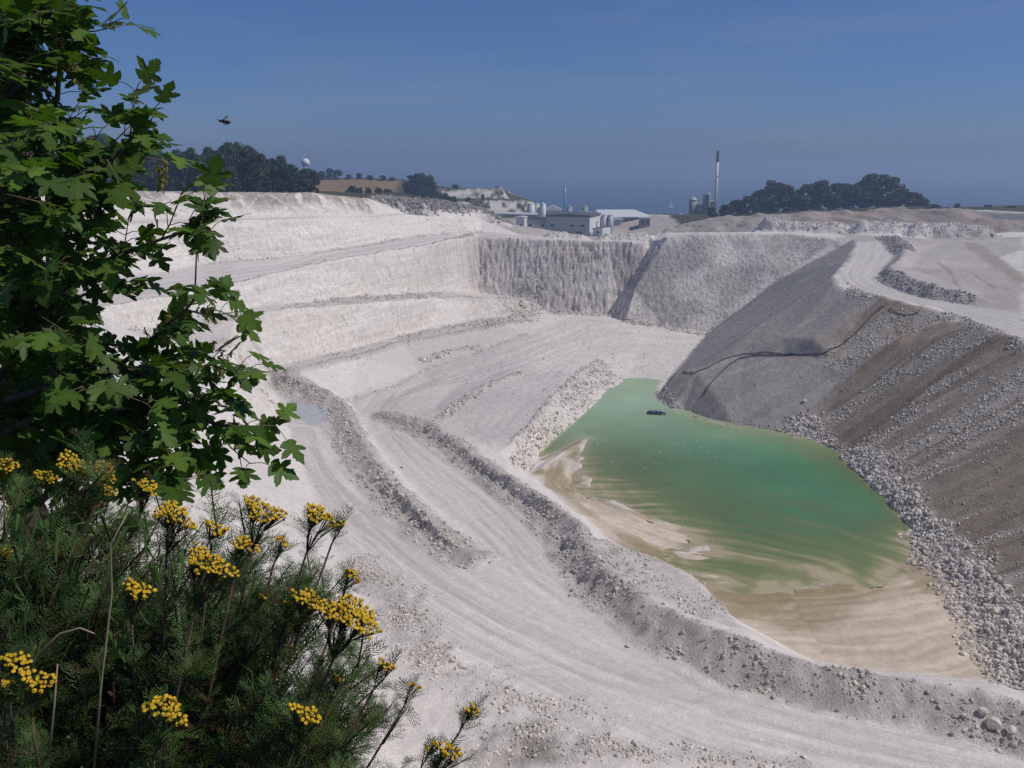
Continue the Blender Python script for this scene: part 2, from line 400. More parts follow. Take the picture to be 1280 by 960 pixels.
m_upr = pmask(seq((1074,303),(1104,301),(1117,320),(1096,342),(1103,355),(1130,367),(1162,374),(1205,381),(1279,392),(1279,425),(1227,406),(1171,382),(1115,375),(1068,359),(1044,352),(1046,344),(1060,327)), .9, .6)
m_ubench = pmask(seq((1040,292),(1120,296),(1200,296),(1279,297),(1279,425),(1227,406),(1171,382),(1115,375),(1068,359),(1044,352),(1060,327),(1074,303)), 1.5, 1.5)
m_upl = pmask(seq((150,352),(244,334),(300,328),(400,317),(477,305),(538,295),(594,291),(594,296),(530,308),(400,329),(270,361),(150,380)), 1.0, .8)
m_wet = pmask(seq((356,494),(372,498),(398,508),(413,517),(407,527),(392,534),(375,526),(362,511)), .8, .8)
m_bright = pmask(seq((1250,322),(1279,312),(1279,345),(1262,335)), 1, 1.5)
sand_poly = seq((655,594),(700,563),(737,545),(724,570),(718,600),(735,620),(785,638),(845,652),(888,682),(835,690),(860,712),(895,738),(965,740),(1045,732),(1120,714),(1152,692),(1200,735),(1215,780),(1240,820),(1252,855),(1170,846),(1090,839),(1020,826),(955,800),(930,788),(895,755),(840,712),(790,692),(757,674),(720,642),(690,614))
m_sand = pmask(sand_poly, 1.2, .8)
# hidden ground between the berm and the beach and the whole lake bed count as sand too
P_lake = np.array([Zp(x, y, WZ)[:2] for x, y in shore_far + shore_near[1:-1]])
lk_i = (XX > P_lake[:,0].min()-9) & (XX < P_lake[:,0].max()+9) & (YY > P_lake[:,1].min()-9) & (YY < P_lake[:,1].max()+9)
d_lake = np.full(H.shape, -50.0)
dd = pdist(P_lake, XX[lk_i], YY[lk_i], True)
d_lake[lk_i] = np.where(inside(P_lake, XX[lk_i], YY[lk_i]), dd, -dd)
# right slope: from the crest road down to the water
P_rs = np.vstack([poly(seq((1042,346),(1044,355),(1068,363),(1115,379),(1171,387),(1227,411),(1278,430))), [[119,165],[123,130],[122,90],[110,60],[86,58],[64,78]],
      [Zp(1252,856,-61)[:2], Zp(1240,820,-61.2)[:2], Zp(1215,780,-61.4)[:2], Zp(1200,735,-61.6)[:2], Zp(1162,697,-61.9)[:2]], [Zp(x,y,WZ)[:2] for x,y in shore_far[::-1][:10]], [Zp(835,481,-58.8)[:2]]])
m_rs = pmask(P_rs, 1.5, 1.0)
P_brown = np.vstack([poly(seq((1090,372),(1171,387),(1227,411),(1278,430))), [[119,165],[123,130],[122,90],[110,60],[86,58],[64,78]], poly(seq((1279,830),(1215,700),(1140,610),(1010,520),(1060,470),(1030,440),(1075,400)))])
m_brown = pmask(P_brown, 2.5, 2.5, .15)
m_talus = pmask(np.vstack([np.array([Dp(*q)[:2] for q in ((1066,300,338),(1072,303,325))]), poly(seq((1058,327),(1042,346),(1044,355),(1090,372),(1075,400),(1030,440),(1060,470),(1010,530))), [Zp(x,y,WZ)[:2] for x,y in ((984,541),(920,533),(880,525),(822,499))], [Dp(885,416,326)[:2], Dp(980,345,336)[:2]]]), 1.5, 1.0)
# shore boulders
m_shore = lmask([Zp(x,y,-61) for x,y in ((1000,535),(1046,563),(1085,592),(1125,630),(1160,672),(1195,715),(1225,760),(1250,810),(1275,850))], 3.6, 2.2, 2.5, .2)
m_shore2 = lmask([Zp(x,y,-62) for x,y in ((822,490),(840,509),(880,523),(920,532),(984,540))], 1.2, .6, .5)
berm_l = LN
def lm_px(pts, w, soft=1.0, amp=.8): return lmask([hit(*p) for p in pts], w, soft, amp)
m_berm = lm_px(seq((478,520),(524,534),(549,546),(582,570),(622,600),(660,622),(690,645),(710,668),(715,690),(745,728),(800,770),(865,806),(940,832),(1020,852),(1090,868),(1170,882),(1275,906)), 3.0, 1.2, 1.2)
m_berm1 = lm_px(seq((352,478),(380,490),(410,502),(428,510),(436,535),(448,562),(474,598),(508,635),(545,668),(585,692)), 3.6, 1.5, 1.5)
m_berm3 = np.maximum(lm_px(seq((1112,297),(1128,312)), 3.5, 1.5, 1.5), lm_px(seq((1106,345),(1132,356),(1162,366),(1206,373)), 3.0, 1.2, 1.2))
m_ridge = np.maximum(lm_px(seq((648,467),(608,482),(574,503),(556,522)), 1.6, .8, .8), lm_px(seq((752,451),(725,466),(702,491),(681,512),(666,532),(648,553)), 1.3, .6, .6))
m_face2 = pmask(seq((752,452),(726,470),(704,494),(683,516),(668,535),(650,556),(640,580),(655,592),(672,570),(710,534),(740,509),(762,486),(782,474)), 1, 1)
m_toe = np.maximum.reduce([lm_px(seq((640,380),(665,378),(650,398),(625,402),(600,408)), 5, 2, 2), lm_px(seq((497,423),(560,411),(612,401)), 1.2, .8, .8), lm_px(seq((549,368),(480,372),(400,380)), 1.4, .8, .8),
      lm_px(seq((530,452),(560,440),(600,432)), 1.2, .8, .8), lm_px(seq((296,440),(312,465),(330,490)), 3.5, 1.5, 2), lm_px(seq((690,392),(730,394),(762,396)), 1.5, 1, 1), lm_px(seq((785,402),(830,410),(880,418)), 1.8, 1, 1)])
m_mound = pmask(seq((722,650),(740,675),(775,685),(805,690),(840,705),(890,745),(925,785),(880,775),(800,738),(745,705)), 1, 1)
m_gravel = np.maximum.reduce([pmask(seq((440,702),(480,712),(540,770),(560,830),(520,840),(490,800),(460,750)), 3, 3), pmask(seq((610,918),(680,905),(720,925),(860,940),(1000,958),(600,958)), 2, 2.5), .5*pmask(seq((520,830),(640,850),(780,915),(640,900),(560,870)), 2, 3)])
m_dirt = pmask(seq((612,925),(640,910),(678,905),(690,930),(680,958),(610,958)), 1.5, 2)
m_edge = np.maximum.reduce([lmask(zl(*T2CR)+dl((590,299,379)), 1.1, .7, .7), lmask(zl(*T3CR[:-1]), 1.0, .7, .8),
   lmask(zl((359,465,-50.4),(448,448,-53),(503,430,-55),(595,413,-57),(644,404,-58)), 1.0, .7, .8)])
m_foot = np.maximum.reduce([lmask(zl(*T2TOE), 1.6, 1.0, 1.0), lmask(zl(*T3TOE), 1.4, 1.0, 1.0),
   lmask(dl((200,340,248),(300,325,262),(400,314,288),(477,302,325),(538,292,360),(600,289,392)), 1.5, 1.0, 1.0), lmask(zl((436,503,-58.5),(497,480,-59),(526,465,-59.3),(595,441,-59.6),(657,418,-59.8)), 1.2, .8, .8)])
flatk = 1 - sstep(.55, 1.1, SL)
m_edge_c = m_edge*flatk; m_foot = m_foot*flatk
m_heapw = np.maximum.reduce([lmask([Dp(972,287,382), Dp(1000,286,376), Dp(1040,289,370)], 7, 4, 2.5), lmask([Dp(1085,293,360), Dp(1150,292,352), Dp(1200,291,350), Dp(1222,294,348)], 6, 3.5, 2.5), .6*lmask([Dp(692,297,393), Dp(708,296,391), Dp(724,297,390)], 4, 3, 1.5), .6*lmask([Dp(756,296,390), Dp(780,296,388), Dp(806,298,386)], 3.5, 2.5, 1.5)])
m_heapw = np.clip(m_heapw, 0, 1)
m_terr = pmask(np.array([Dp(*q)[:2] for q in ((822,293,394),(900,292,396),(1000,290,388),(1100,292,380),(1200,292,376),(1290,291,372),(1500,291,358),(1500,268,394),(1290,265,404),(1200,262,415),(1130,262,424),(1050,266,430),(950,269,438),(890,271,436),(850,279,424),(826,289,406))]), 2, 1.5)
m_tan = pmask(seq((1118,398),(1140,398),(1146,418),(1140,438),(1122,432)), 1.2, 1)
m_lip = lm_px(seq((1044,350),(1068,364),(1094,374),(1115,381),(1145,385),(1171,389),(1203,400),(1227,413),(1255,424),(1278,432)), 1.8, 1, 1)
m_spoil = pmask(np.array([Dp(*q)[:2] for q in ((462,247,350),(520,254,366),(560,264,384),(600,271,404),(630,280,412),(640,277,428),(606,260,424),(560,251,410),(480,244,390))]), 3, 3)
m_fw = ((YY > 318) & (YY < 386) & (SL > .6)).astype(float); m_fw = blur(m_fw, 3) * sstep(-24,-14,XX + wob(5,.2,64)) * (XX < 130)
m_fwR = m_fw * sstep(38, 48, XX)
# heaps of white rubble are raised above the bench
hb = hit(945,490); H += 2.0*np.exp(-(((XX-hb[0])/12)**2+((YY-hb[1])/12)**2)); hb = hit(1000,392); H -= 1.6*np.exp(-(((XX-hb[0])/9)**2+((YY-hb[1])/9)**2))
H += m_edge * (.5 + 1.0*fbm(XX*.15, YY*.15, o=2, seed=62))
H += m_heapw * (2.2 + 5.0 * fbm(XX*.10, YY*.10, o=3, seed=61))
# vegetation on the land around the pit
P_rim = np.array([Dp(*p)[:2] for p in RIM])
m_left = pmask(np.vstack([P_rim[:7] + np.array([[-1.5, 3]]), np.array([Dp(*q)[:2] for q in ((490,253,372),(520,250,388),(560,252,408),(606,258,424))]), [[-24,470],[-32,530],[-40,560],[12,586],[22,640],[14,700],[-50,765],[-900,1700],[-900,100],[-200,160]]]), 2.0, 1.6, .3)
m_field = pmask(np.array([Dp(*q)[:2] for q in ((380,236,470),(480,236,470),(500,224,640),(380,223.5,640))]), 3, 2)
m_right = pmask(np.vstack([np.array([Dp(*q)[:2] for q in ((858,279,446),(900,271.5,440),(950,269,440),(1050,266,432),(1130,262,425),(1200,262,417),(1290,266,407),(1500,270,395))]), [[1200,380],[1200,640],[300,700],[120,690],[90,560],[88,480]]]), 2, 2)
m_coast = ((YY > 650) & (m_left < .5)).astype(float)
m_bank = ((YY < 60) & (H > -14)).astype(float)
m_cliff2 = ((YY > 560) & (YY < 690) & (SL > .5) & (XX > -70) & (XX < 30) & (H > -31)).astype(float); m_cliff2 = blur(m_cliff2, 1)

# ------------------------------------------------------------------ ground relief
steep = sstep(.7, 1.4, SL)
rub = np.clip(np.maximum.reduce([m_berm, m_berm1, m_berm3*1.0, m_ridge, .8*m_face2, m_toe, .5*m_mound, m_gravel, m_heapw, m_shore, m_spoil]), 0, 1)
smooth = np.clip(np.maximum.reduce([m_roadA*(1-m_gravel), m_roadB, m_upr, m_upl, .8*m_sand]), 0, 1) * (1 - np.maximum(m_berm, m_berm1))
n1 = fbm(XX*.09, YY*.09, o=4, seed=1) - .5
n2 = fbm(XX*.7, YY*.7, o=3, seed=2) - .5
dz = n1 * .8 * (1 - .75*smooth) + n2 * .34 * (1 - smooth) + rub * (fbm(XX*.55, YY*.55, o=3, seed=4) - .45) * 1.5
dz *= sstep(20, 60, YY)
# wheel ruts along the haul roads
ROADC = []
def ruts(pts, half, seed, w):
    P = np.array([hit(*p)[:2] for p in pts]); best, al, sd = pdist(P, XX, YY, along=True)
    m = 1 - sstep(half*.7, half, best)
    ROADC.append((w*m, sd, al))
    n = fbm(sd*.75 + 2.0*fbm(al*.02, sd*.05, seed=seed+9), al*.012, o=3, seed=seed)*.6 + fbm(sd*1.9 + 3.0*fbm(al*.03, sd*.05, seed=seed+8), al*.02, o=2, seed=seed+4)*.6 - .6
    return m * w, n
ra_m, ra_n = ruts(seq((365,540),(395,600),(450,655),(540,725),(640,780),(760,835),(900,890),(1080,940),(1275,985)), 16, 21, m_roadA)
rb_m, rb_n = ruts(seq((560,450),(500,490),(480,520),(520,565),(600,620),(650,670),(690,720),(760,775),(850,835)), 11, 31, np.maximum(m_roadB, .6*m_roadA))
rc_m, rc_n = ruts(seq((1088,303),(1085,322),(1070,345),(1080,356),(1130,372),(1200,387),(1278,408)), 10, 41, m_upr)
rd_m, rd_n = ruts(seq((150,365),(270,348),(400,322),(530,301),(596,293)), 12, 51, m_upl)
re_m, re_n = ruts(seq((880,418),(800,412),(720,405),(660,428),(600,450),(530,475),(480,500)), 26, 55, m_floor)
tracks = sum(m*n for m, n in ((ra_m, ra_n), (rb_m*.8, rb_n), (rc_m, rc_n), (rd_m, rd_n), (re_m, re_n)))
dz += tracks * .35
wts = np.array([c[0] for c in ROADC]); top_ = wts.argmax(0); srt = np.sort(wts, 0)
LATC = np.choose(top_, [c[1] for c in ROADC]); ALC = np.choose(top_, [c[2] for c in ROADC])
ROADW = np.clip(srt[-1] - 1.2*srt[-2], 0, 1)
tyre = np.zeros(H.shape)
def tyre_pair(pts, g=2.6, w=.36, amp=1.0):
    global tyre
    P = np.array([hit(*p)[:2] for p in pts])
    for _ in range(2):                       # round the corners
        q = [P[0]]
        for a, b_ in zip(P[:-1], P[1:]): q += [a*.75+b_*.25, a*.25+b_*.75]
        P = np.array(q + [P[-1]])
    lo = P.min(0)-4; hi = P.max(0)+4; i0,i1 = np.searchsorted(GX,[lo[0],hi[0]]); j0,j1 = np.searchsorted(GY,[lo[1],hi[1]])
    x = XX[j0:j1,i0:i1]; y = YY[j0:j1,i0:i1]; d, al_, sd = pdist(P, x, y, along=True)
    m = np.exp(-((d-g/2)/w)**2)*(.35+.65*sstep(.35,.6,vnoise(al_*.06, al_*0+amp*7.7, seed=133)))
    tyre[j0:j1,i0:i1] = np.maximum(tyre[j0:j1,i0:i1], m*amp)
for pts, a_ in ((((380,560),(420,640),(520,730),(680,820),(900,905),(1270,980)),.8), (((400,590),(470,680),(600,780),(760,850),(960,900),(1270,955)),1), (((440,640),(560,740),(760,815),(960,880),(1180,935)),.7), (((480,700),(600,790),(720,870),(900,930),(1100,970)),.9),
    (((600,955),(600,900),(640,850),(730,840),(860,870)),.8), (((560,930),(590,870),(640,830),(760,850)),.6), (((500,505),(485,525),(540,575),(620,630),(680,700),(780,790),(900,865)),1), (((560,470),(480,500),(462,522),(520,590),(600,660),(680,730),(760,775)),.8), (((690,660),(690,690),(720,750),(800,805)),.7),
    (((880,420),(780,415),(700,425),(620,455),(520,485)),1), (((870,430),(760,430),(700,455),(660,500)),.8), (((700,405),(740,425),(720,445),(640,450),(540,480)),.8), (((820,412),(760,410),(720,420),(735,440),(800,440)),.7), (((620,540),(650,500),(700,470)),.6), (((600,530),(640,480),(690,460)),.5),
    (((1090,303),(1080,325),(1062,345),(1080,360),(1140,375),(1270,412)),.9), (((1098,305),(1092,325),(1076,345),(1100,362),(1160,378),(1275,402)),.8), (((1275,350),(1240,365),(1215,385),(1270,408)),.7), (((1130,300),(1180,310),(1230,340),(1275,360)),.6), (((1140,320),(1200,330),(1260,375)),.5),
    (((160,368),(270,350),(400,324),(530,303),(596,294)),.7), (((160,360),(270,343),(400,319),(530,299)),.6), (((660,400),(620,405),(540,420),(460,440),(370,460)),.5)): tyre_pair(pts, amp=a_)
dz -= tyre * .13
# ripples of washed chalk on the beach
Pc = hit(1060, 700)[:2]
rr = np.hypot((XX-Pc[0]+14)*1.0, (YY-Pc[1]-30)*.8) + 5*fbm(XX*.06, YY*.06, o=2, seed=71)
wxs = XX + 7*(fbm(XX*.06, YY*.06, o=3, seed=75)-.5); wys = YY + 7*(fbm(XX*.06+5, YY*.06, o=3, seed=76)-.5)
ang_s = np.arctan2(wxs-Pc[0]+14, wys-Pc[1]-30)
rip = (fbm(np.hypot(wxs-Pc[0]+14, wys-Pc[1]-30)*.75, ang_s*2.5, o=4, seed=72) - .5)*3.4
bedzone = np.maximum(m_sand, sstep(0, 2, d_lake)) * sstep(.25, .1, SL)
dz = dz * (1 - .75*bedzone) + bedzone * (rip * .22 + (fbm(XX*.3, YY*.3, o=4, seed=74)-.5)*.5)
# erosion rills on the right slope, running straight down
pa, pb = hit(1278, 449), hit(1062, 530)
fd = np.array([-1.0, -.10]); fd /= np.hypot(*fd)
al = XX*fd[0] + YY*fd[1]; ac = -XX*fd[1] + YY*fd[0]
wv = ac + 2.2*(fbm(al*.05, ac*.05, o=2, seed=81) - .5)*2
rill = fbm(wv*.35, al*.018, o=4, seed=82) - .5
dz += m_rs * rill * 1.8 * (1 - .6*m_talus)
band = fbm(wv*.16, al*.014, o=3, seed=83)            # which stripes are rubble and which are brown soil
dz += m_terr * ((fbm(XX*.10, YY*.10, o=4, seed=84) - .5)*5 + (fbm((XX+YY*.7)*.16, YY*.02, o=3, seed=85)-.5)*3) * (1-m_heapw)
HZ = H + dz
# horizontal carving of the faces
gn = np.maximum(SL, 1e-6); nxh, nyh = -gxx/gn, -gyy/gn
tcoord = XX*(-nyh) + YY*nxh
groove = fbm(XX*.95, YY*.95, HZ*.035, o=3, seed=91) - .5
teeth = np.abs(vnoise(XX*1.05, YY*1.05, HZ*.05, seed=92) - .5)
layer = fbm(XX*.03, YY*.03, HZ*.9, o=3, seed=93) - .5
blocky = fbm(XX*.35, YY*.35, HZ*.5, o=4, seed=94) - .5
amp = steep * (m_fw*(groove*1.7 - teeth*(.5+2.2*fbm(XX*.06, HZ*.06, o=2, seed=95)) + blocky*.6 + layer*.35) + (1-m_fw)*(groove*.9 - teeth*.5 + layer*.9 + blocky*1.0))
amp *= sstep(40, 70, YY) * (1 - m_left) * (1 - m_rs)
PX = XX + nxh*amp; PY = YY + nyh*amp
PZ = HZ

# ------------------------------------------------------------------ ground colours (surface colours, with far wall and terrace shade painted in)
def mixc(c, col, m): return c + (np.array(col) - c) * m[..., None]
base = np.empty(H.shape + (3,)); base[:] = (.70, .67, .65)
nn = fbm(XX*.05, YY*.05, HZ*.08, o=4, seed=101)[..., None]
base *= 1 + (nn - .5) * .16
base = mixc(base, (.80,.775,.745), (1-m_fw)*steep*(1-sstep(10,24,XX))*.75)
base = mixc(base, (.72,.675,.61), (1-m_fw) * steep * .45 * sstep(.4,.65, fbm(XX*.04, YY*.04, HZ*.25, o=3, seed=102)))
flat_ = (1-sstep(.25,.6,SL))*(1-sstep(-14,16,XX + wob(14,.06,63)))*sstep(170,190,YY)
base = mixc(base, (.53,.51,.50), flat_*.75)
base = mixc(base, (.60,.58,.57), np.clip(m_roadA*.5 + m_roadB*.6 + m_upl*.6, 0, 1))
base *= (1 + np.clip(tracks, -.4, .4)*.45 - .17*tyre)[..., None]
base = mixc(base, (.50,.475,.455), m_fw * np.clip(-.15 + 1.0*fbm(XX*.10, YY*.10, HZ*.06, o=4, seed=103), 0, 1))  # far wall greyed: part of its shading is put into the colour
base = mixc(base, (.62,.57,.50), m_fw*(1-m_fwR)*sstep(.5,.7,fbm(XX*.08, YY*.08, HZ*.05, o=3, seed=119))*.7)
base = mixc(base, (.40,.38,.36), m_fwR * sstep(.38,.6, fbm(XX*.07, YY*.07, HZ*.07, o=3, seed=104)) * .9)  # right half painted darker still, as the more shaded part
B2 = np.array([p[:2] for p in zl(*T2TOE[1:]) + zl(*T3CR[:-1])[::-1]])
B3 = np.array([p[:2] for p in zl(*T3TOE) + zl((644,404,-58),(595,413,-57),(503,430,-55),(448,448,-53),(359,465,-50.4))])
m_bench = np.maximum(pmask(B2, .7, .8), pmask(B3, .7, .8))
base = mixc(base, (.50,.485,.475), m_bench*(1-sstep(.7,1.3,SL))*.85)
base = mixc(base, (.42,.40,.38), m_edge_c*.85)
base = mixc(base, (.50,.475,.45), m_foot*.6*sstep(.35,.6,fbm(XX*.2,YY*.2,o=3,seed=118)))
base = mixc(base, (.49,.47,.45), np.clip(m_berm + m_berm1 + .8*m_berm3, 0, 1) * (.5+.7*fbm(XX*.2, YY*.2, o=3, seed=115)))
base = mixc(base, (.50,.48,.47), np.clip(m_mound + m_plat*.6, 0, 1)*.6)
base = mixc(base, (.55,.53,.52), m_gravel*.7)
base = mixc(base, (.26,.235,.21), m_dirt*.75*sstep(.35,.6,fbm(XX*.5,YY*.5,o=3,seed=105)))
base = mixc(base, (.40,.375,.35), m_ubench*(.55+.5*fbm(XX*.05, YY*.12, o=4, seed=113)))
base = mixc(base, (.56,.545,.535), m_upr*.8)
base = mixc(base, (.36,.345,.34), m_berm3*.75)
base = mixc(base, (.70,.69,.67), m_bright*.8)
base = mixc(base, (.31,.29,.278), m_talus*.95)
base = mixc(base, (.42,.40,.39), m_talus*sstep(.5,.62,fbm(wv*.3, al*.05, o=3, seed=106))*.6)
base = mixc(base, (.255,.207,.148), m_brown*.95)
base = mixc(base, (.44,.41,.375), m_brown*sstep(.45,.56,band)*.9)
base = mixc(base, (.34,.295,.23), m_brown*sstep(.46,.58,fbm(wv*.9, al*.06, o=4, seed=116))*.6)
base = mixc(base, (.20,.155,.105), m_brown*sstep(.55,.7,fbm(wv*.5, al*.03, o=3, seed=107))*.7)
base = mixc(base, (.42,.40,.385), np.maximum(m_shore, m_shore2*.7)*.9)
base = mixc(base, (.59,.51,.405), np.clip(bedzone,0,1)*.95)
wetp = pmask(seq((884,735),(960,739),(1050,729),(1140,698),(1152,694),(1128,728),(1072,762),(1040,778),(985,788),(938,782),(905,762)), 2.2, 3.0, .12)
ridge_ = 1 - np.abs(2*fbm(np.hypot(wxs-Pc[0]+14, wys-Pc[1]-30)*.55, ang_s*1.6, o=3, seed=77) - 1)*2.2
base = mixc(base, (.32,.27,.165), wetp*np.clip(.35+.9*(fbm(wxs*.14, wys*.14, o=3, seed=78)), 0, 1)*.72)
base *= (1 + np.clip(m_sand,0,1)*.30*(np.clip(ridge_,0,1)-.55))[..., None]
alg = sstep(.52,.62, fbm(XX*.10, YY*.10, o=3, seed=108) + .18*rip) * np.clip(m_sand,0,1) * sstep(-9,-.5,d_lake)
base = mixc(base, (.30,.26,.12), alg*.75)
wetm = np.clip(m_sand,0,1)*sstep(.50,.60, fbm(XX*.09+3, YY*.09, o=3, seed=117) + .12*rip)*sstep(-16,-2,d_lake)
base = mixc(base, (.30,.235,.13), wetm*.7)
base = mixc(base, (.25,.22,.11), np.clip(m_sand,0,1)*sstep(-2.2,-.3,d_lake)*.6)
base = mixc(base, (.42,.45,.50), m_wet)
base = mixc(base, (.33,.305,.28), m_terr*(1-np.clip(m_heapw*2,0,1))*.95)
base = mixc(base, (.20,.20,.20), m_terr*sstep(110,130,XX)*sstep(.5,.6,fbm((XX+YY*.6)*.08, HZ*.05, o=3, seed=114))*.8)  # diagonal shadows on the terrace face, painted as dark grey bands
base = mixc(base, (.38,.30,.215), m_tan*.9)
m_path = lm_px(seq((1212,304),(1236,322),(1262,340),(1279,352)), 2.6, 1.5, 1.2)
base = mixc(base, (.31,.275,.235), m_path*.7)
base = mixc(base, (.24,.22,.20), np.maximum(lm_px(seq((1172,328),(1186,338),(1192,348),(1200,360)), .5, .5, .5), lm_px(seq((1205,338),(1228,350),(1244,360)), .4, .4, .5))*.7)
m_pink = m_terr*(1-np.clip(m_heapw*2,0,1))*sstep(130,150,XX)*(1-sstep(205,225,XX))*sstep(.35,.55,fbm(XX*.03,YY*.03,o=2,seed=109))
base = mixc(base, (.42,.29,.215), m_pink*.35)
base = mixc(base, (.62,.60,.585), m_heapw*.9)
base = mixc(base, (.27,.27,.275), m_spoil*.95)
terr = ((YY>400)&(YY<700)&(H<-26)&(m_left<.5)).astype(float)
base = mixc(base, (.36,.33,.30), blur(terr,2)*.7)
gr = fbm(XX*.12, YY*.12, o=4, seed=110)
veg = np.clip(m_left + m_right + m_coast, 0, 1)
base = mixc(base, (.085,.075,.045), veg)
base = mixc(base, (.05,.062,.03), veg*sstep(.45,.6,gr))
base = mixc(base, (.25,.175,.095), m_field*.95)
base = mixc(base, (.60,.585,.57), m_cliff2*sstep(.3,.5,fbm(XX*.2,YY*.2,HZ*.2,o=3,seed=111)))
base = mixc(base, (.045,.05,.025), blur(m_bank,2)*.9)
rimd = lmask([Dp(*p) for p in RIM[:7]], 3.0, 2.0, 2.0)
base = mixc(base, (.17,.125,.085), rimd*.65*sstep(.3,.55,fbm(tcoord*.35, HZ*.2, o=3, seed=112)))
base = np.clip(base*np.array([1.05,.995,.935]), .02, .85)

# roughness of surface detail: 0 rolled, 1 rubble
rgh = np.clip(.45 + .5*rub + .35*steep + .3*m_rs - .22*smooth - .2*bedzone, .08, 1)

def mpv(N, L, tc):
    m = N.new('ShaderNodeMapping'); m.inputs['Scale'].default_value = (1,1,1.3); L.new(tc.outputs['Object'], m.inputs['Vector']); return m
def ground_material():
    m, nt, b = mat_new('chalk_ground'); N = nt.nodes; L = nt.links
    tc = N.new('ShaderNodeTexCoord'); at = N.new('ShaderNodeAttribute'); at.attribute_name = 'tint'
    ar = N.new('ShaderNodeAttribute'); ar.attribute_name = 'rough_detail'
    aw = N.new('ShaderNodeAttribute'); aw.attribute_name = 'face'
    mp = N.new('ShaderNodeMapping'); mp.inputs['Scale'].default_value = (1, 1, .28); L.new(tc.outputs['Object'], mp.inputs['Vector'])
    def noise(sc, det, src, rough=.6):
        n = N.new('ShaderNodeTexNoise'); n.inputs['Scale'].default_value = sc; n.inputs['Detail'].default_value = det
        n.inputs['Roughness'].default_value = rough; L.new(src, n.inputs['Vector']); return n
    n1 = noise(.8, 6, tc.outputs['Object']); n2 = noise(3.2, 5, mp.outputs['Vector'], .7); n3 = noise(7, 3, tc.outputs['Object'], .7)
    vo = N.new('ShaderNodeTexVoronoi'); vo.inputs['Scale'].default_value = 1.1; L.new(tc.outputs['Object'], vo.inputs['Vector'])
    def math_(op, a, bb, clamp=False):
        n = N.new('ShaderNodeMath'); n.operation = op; n.use_clamp = clamp
        for i, v in enumerate((a, bb)):
            if isinstance(v, (int, float)): n.inputs[i].default_value = v
            else: L.new(v, n.inputs[i])
        return n.outputs[0]
    def ramp(src, lo, hi, a, bb):
        n = N.new('ShaderNodeMapRange'); n.inputs[1].default_value = lo; n.inputs[2].default_value = hi
        n.inputs[3].default_value = a; n.inputs[4].default_value = bb; L.new(src, n.inputs[0]); return n.outputs[0]
    v1 = ramp(n1.outputs['Fac'], .3, .7, .90, 1.08)
    v2 = ramp(n2.outputs['Fac'], .3, .7, .0, 1.0)
    v2 = math_('ADD', 1.0, math_('MULTIPLY', math_('SUBTRACT', v2, .5), math_('MULTIPLY', ar.outputs['Fac'], .34)))
    # flints and holes: sparse dark flecks, more on the faces
    fl = ramp(vo.outputs['Distance'], .10, .17, 1.0, 0.0)
    gate = ramp(n1.outputs['Fac'], .46, .56, 0, 1)
    fl = math_('MULTIPLY', math_('MULTIPLY', fl, gate), math_('ADD', .26, math_('MULTIPLY', aw.outputs['Fac'], .5)))
    fl = math_('SUBTRACT', 1.0, fl)
    ag = N.new('ShaderNodeAttribute'); ag.attribute_name = 'groove'
    nm = noise(.85, 5, mp.outputs['Vector'], .68)
    m_ = ramp(nm.outputs['Fac'], .3, .7, -.5, .5)
    vm = math_('ADD', 1.0, math_('MULTIPLY', m_, math_('ADD', math_('MULTIPLY', ar.outputs['Fac'], .16), math_('MULTIPLY', aw.outputs['Fac'], .14))))
    mpg = N.new('ShaderNodeMapping'); mpg.inputs['Scale'].default_value = (1,1,.07); L.new(tc.outputs['Object'], mpg.inputs['Vector'])
    ng = noise(.75, 3, mpg.outputs['Vector'], .6); g_ = ramp(ng.outputs['Fac'], .33, .67, -.5, .5)
    vg = math_('ADD', 1.0, math_('MULTIPLY', g_, math_('MULTIPLY', ag.outputs['Fac'], .34)))
    mpl = N.new('ShaderNodeMapping'); mpl.inputs['Scale'].default_value = (.05,.05,1.0); L.new(tc.outputs['Object'], mpl.inputs['Vector'])
    nl = noise(1.1, 4, mpl.outputs['Vector'], .6); l_ = ramp(nl.outputs['Fac'], .35, .65, -.5, .5)
    vl = math_('ADD', 1.0, math_('MULTIPLY', l_, math_('MULTIPLY', aw.outputs['Fac'], .20)))
    vo2 = N.new('ShaderNodeTexVoronoi'); vo2.inputs['Scale'].default_value = .55; L.new(mpv(N, L, tc).outputs['Vector'], vo2.inputs['Vector'])
    f2 = ramp(vo2.outputs['Distance'], .14, .24, 1.0, 0.0)
    f2 = math_('SUBTRACT', 1.0, math_('MULTIPLY', math_('MULTIPLY', f2, ramp(nl.outputs['Fac'], .45, .58, 0, 1)), math_('MULTIPLY', aw.outputs['Fac'], .38)))
    v = math_('MULTIPLY', math_('MULTIPLY', v1, v2), fl)
    a1 = N.new('ShaderNodeAttribute'); a1.attribute_name = 'lane'; a2 = N.new('ShaderNodeAttribute'); a2.attribute_name = 'run'; a3 = N.new('ShaderNodeAttribute'); a3.attribute_name = 'rolled'
    cx = N.new('ShaderNodeCombineXYZ'); L.new(a1.outputs['Fac'], cx.inputs[0]); L.new(math_('MULTIPLY', a2.outputs['Fac'], .035), cx.inputs[1])
    ns = noise(2.4, 4, cx.outputs[0], .72); s_ = ramp(ns.outputs['Fac'], .33, .67, -.5, .5)
    n6 = noise(2.0, 6, tc.outputs['Object'], .75); k6 = ramp(n6.outputs['Fac'], .3, .7, -.5, .5)
    vs = math_('ADD', math_('ADD', 1.0, math_('MULTIPLY', s_, math_('MULTIPLY', a3.outputs['Fac'], .24))), math_('MULTIPLY', k6, .15))
    v = math_('MULTIPLY', v, vs)
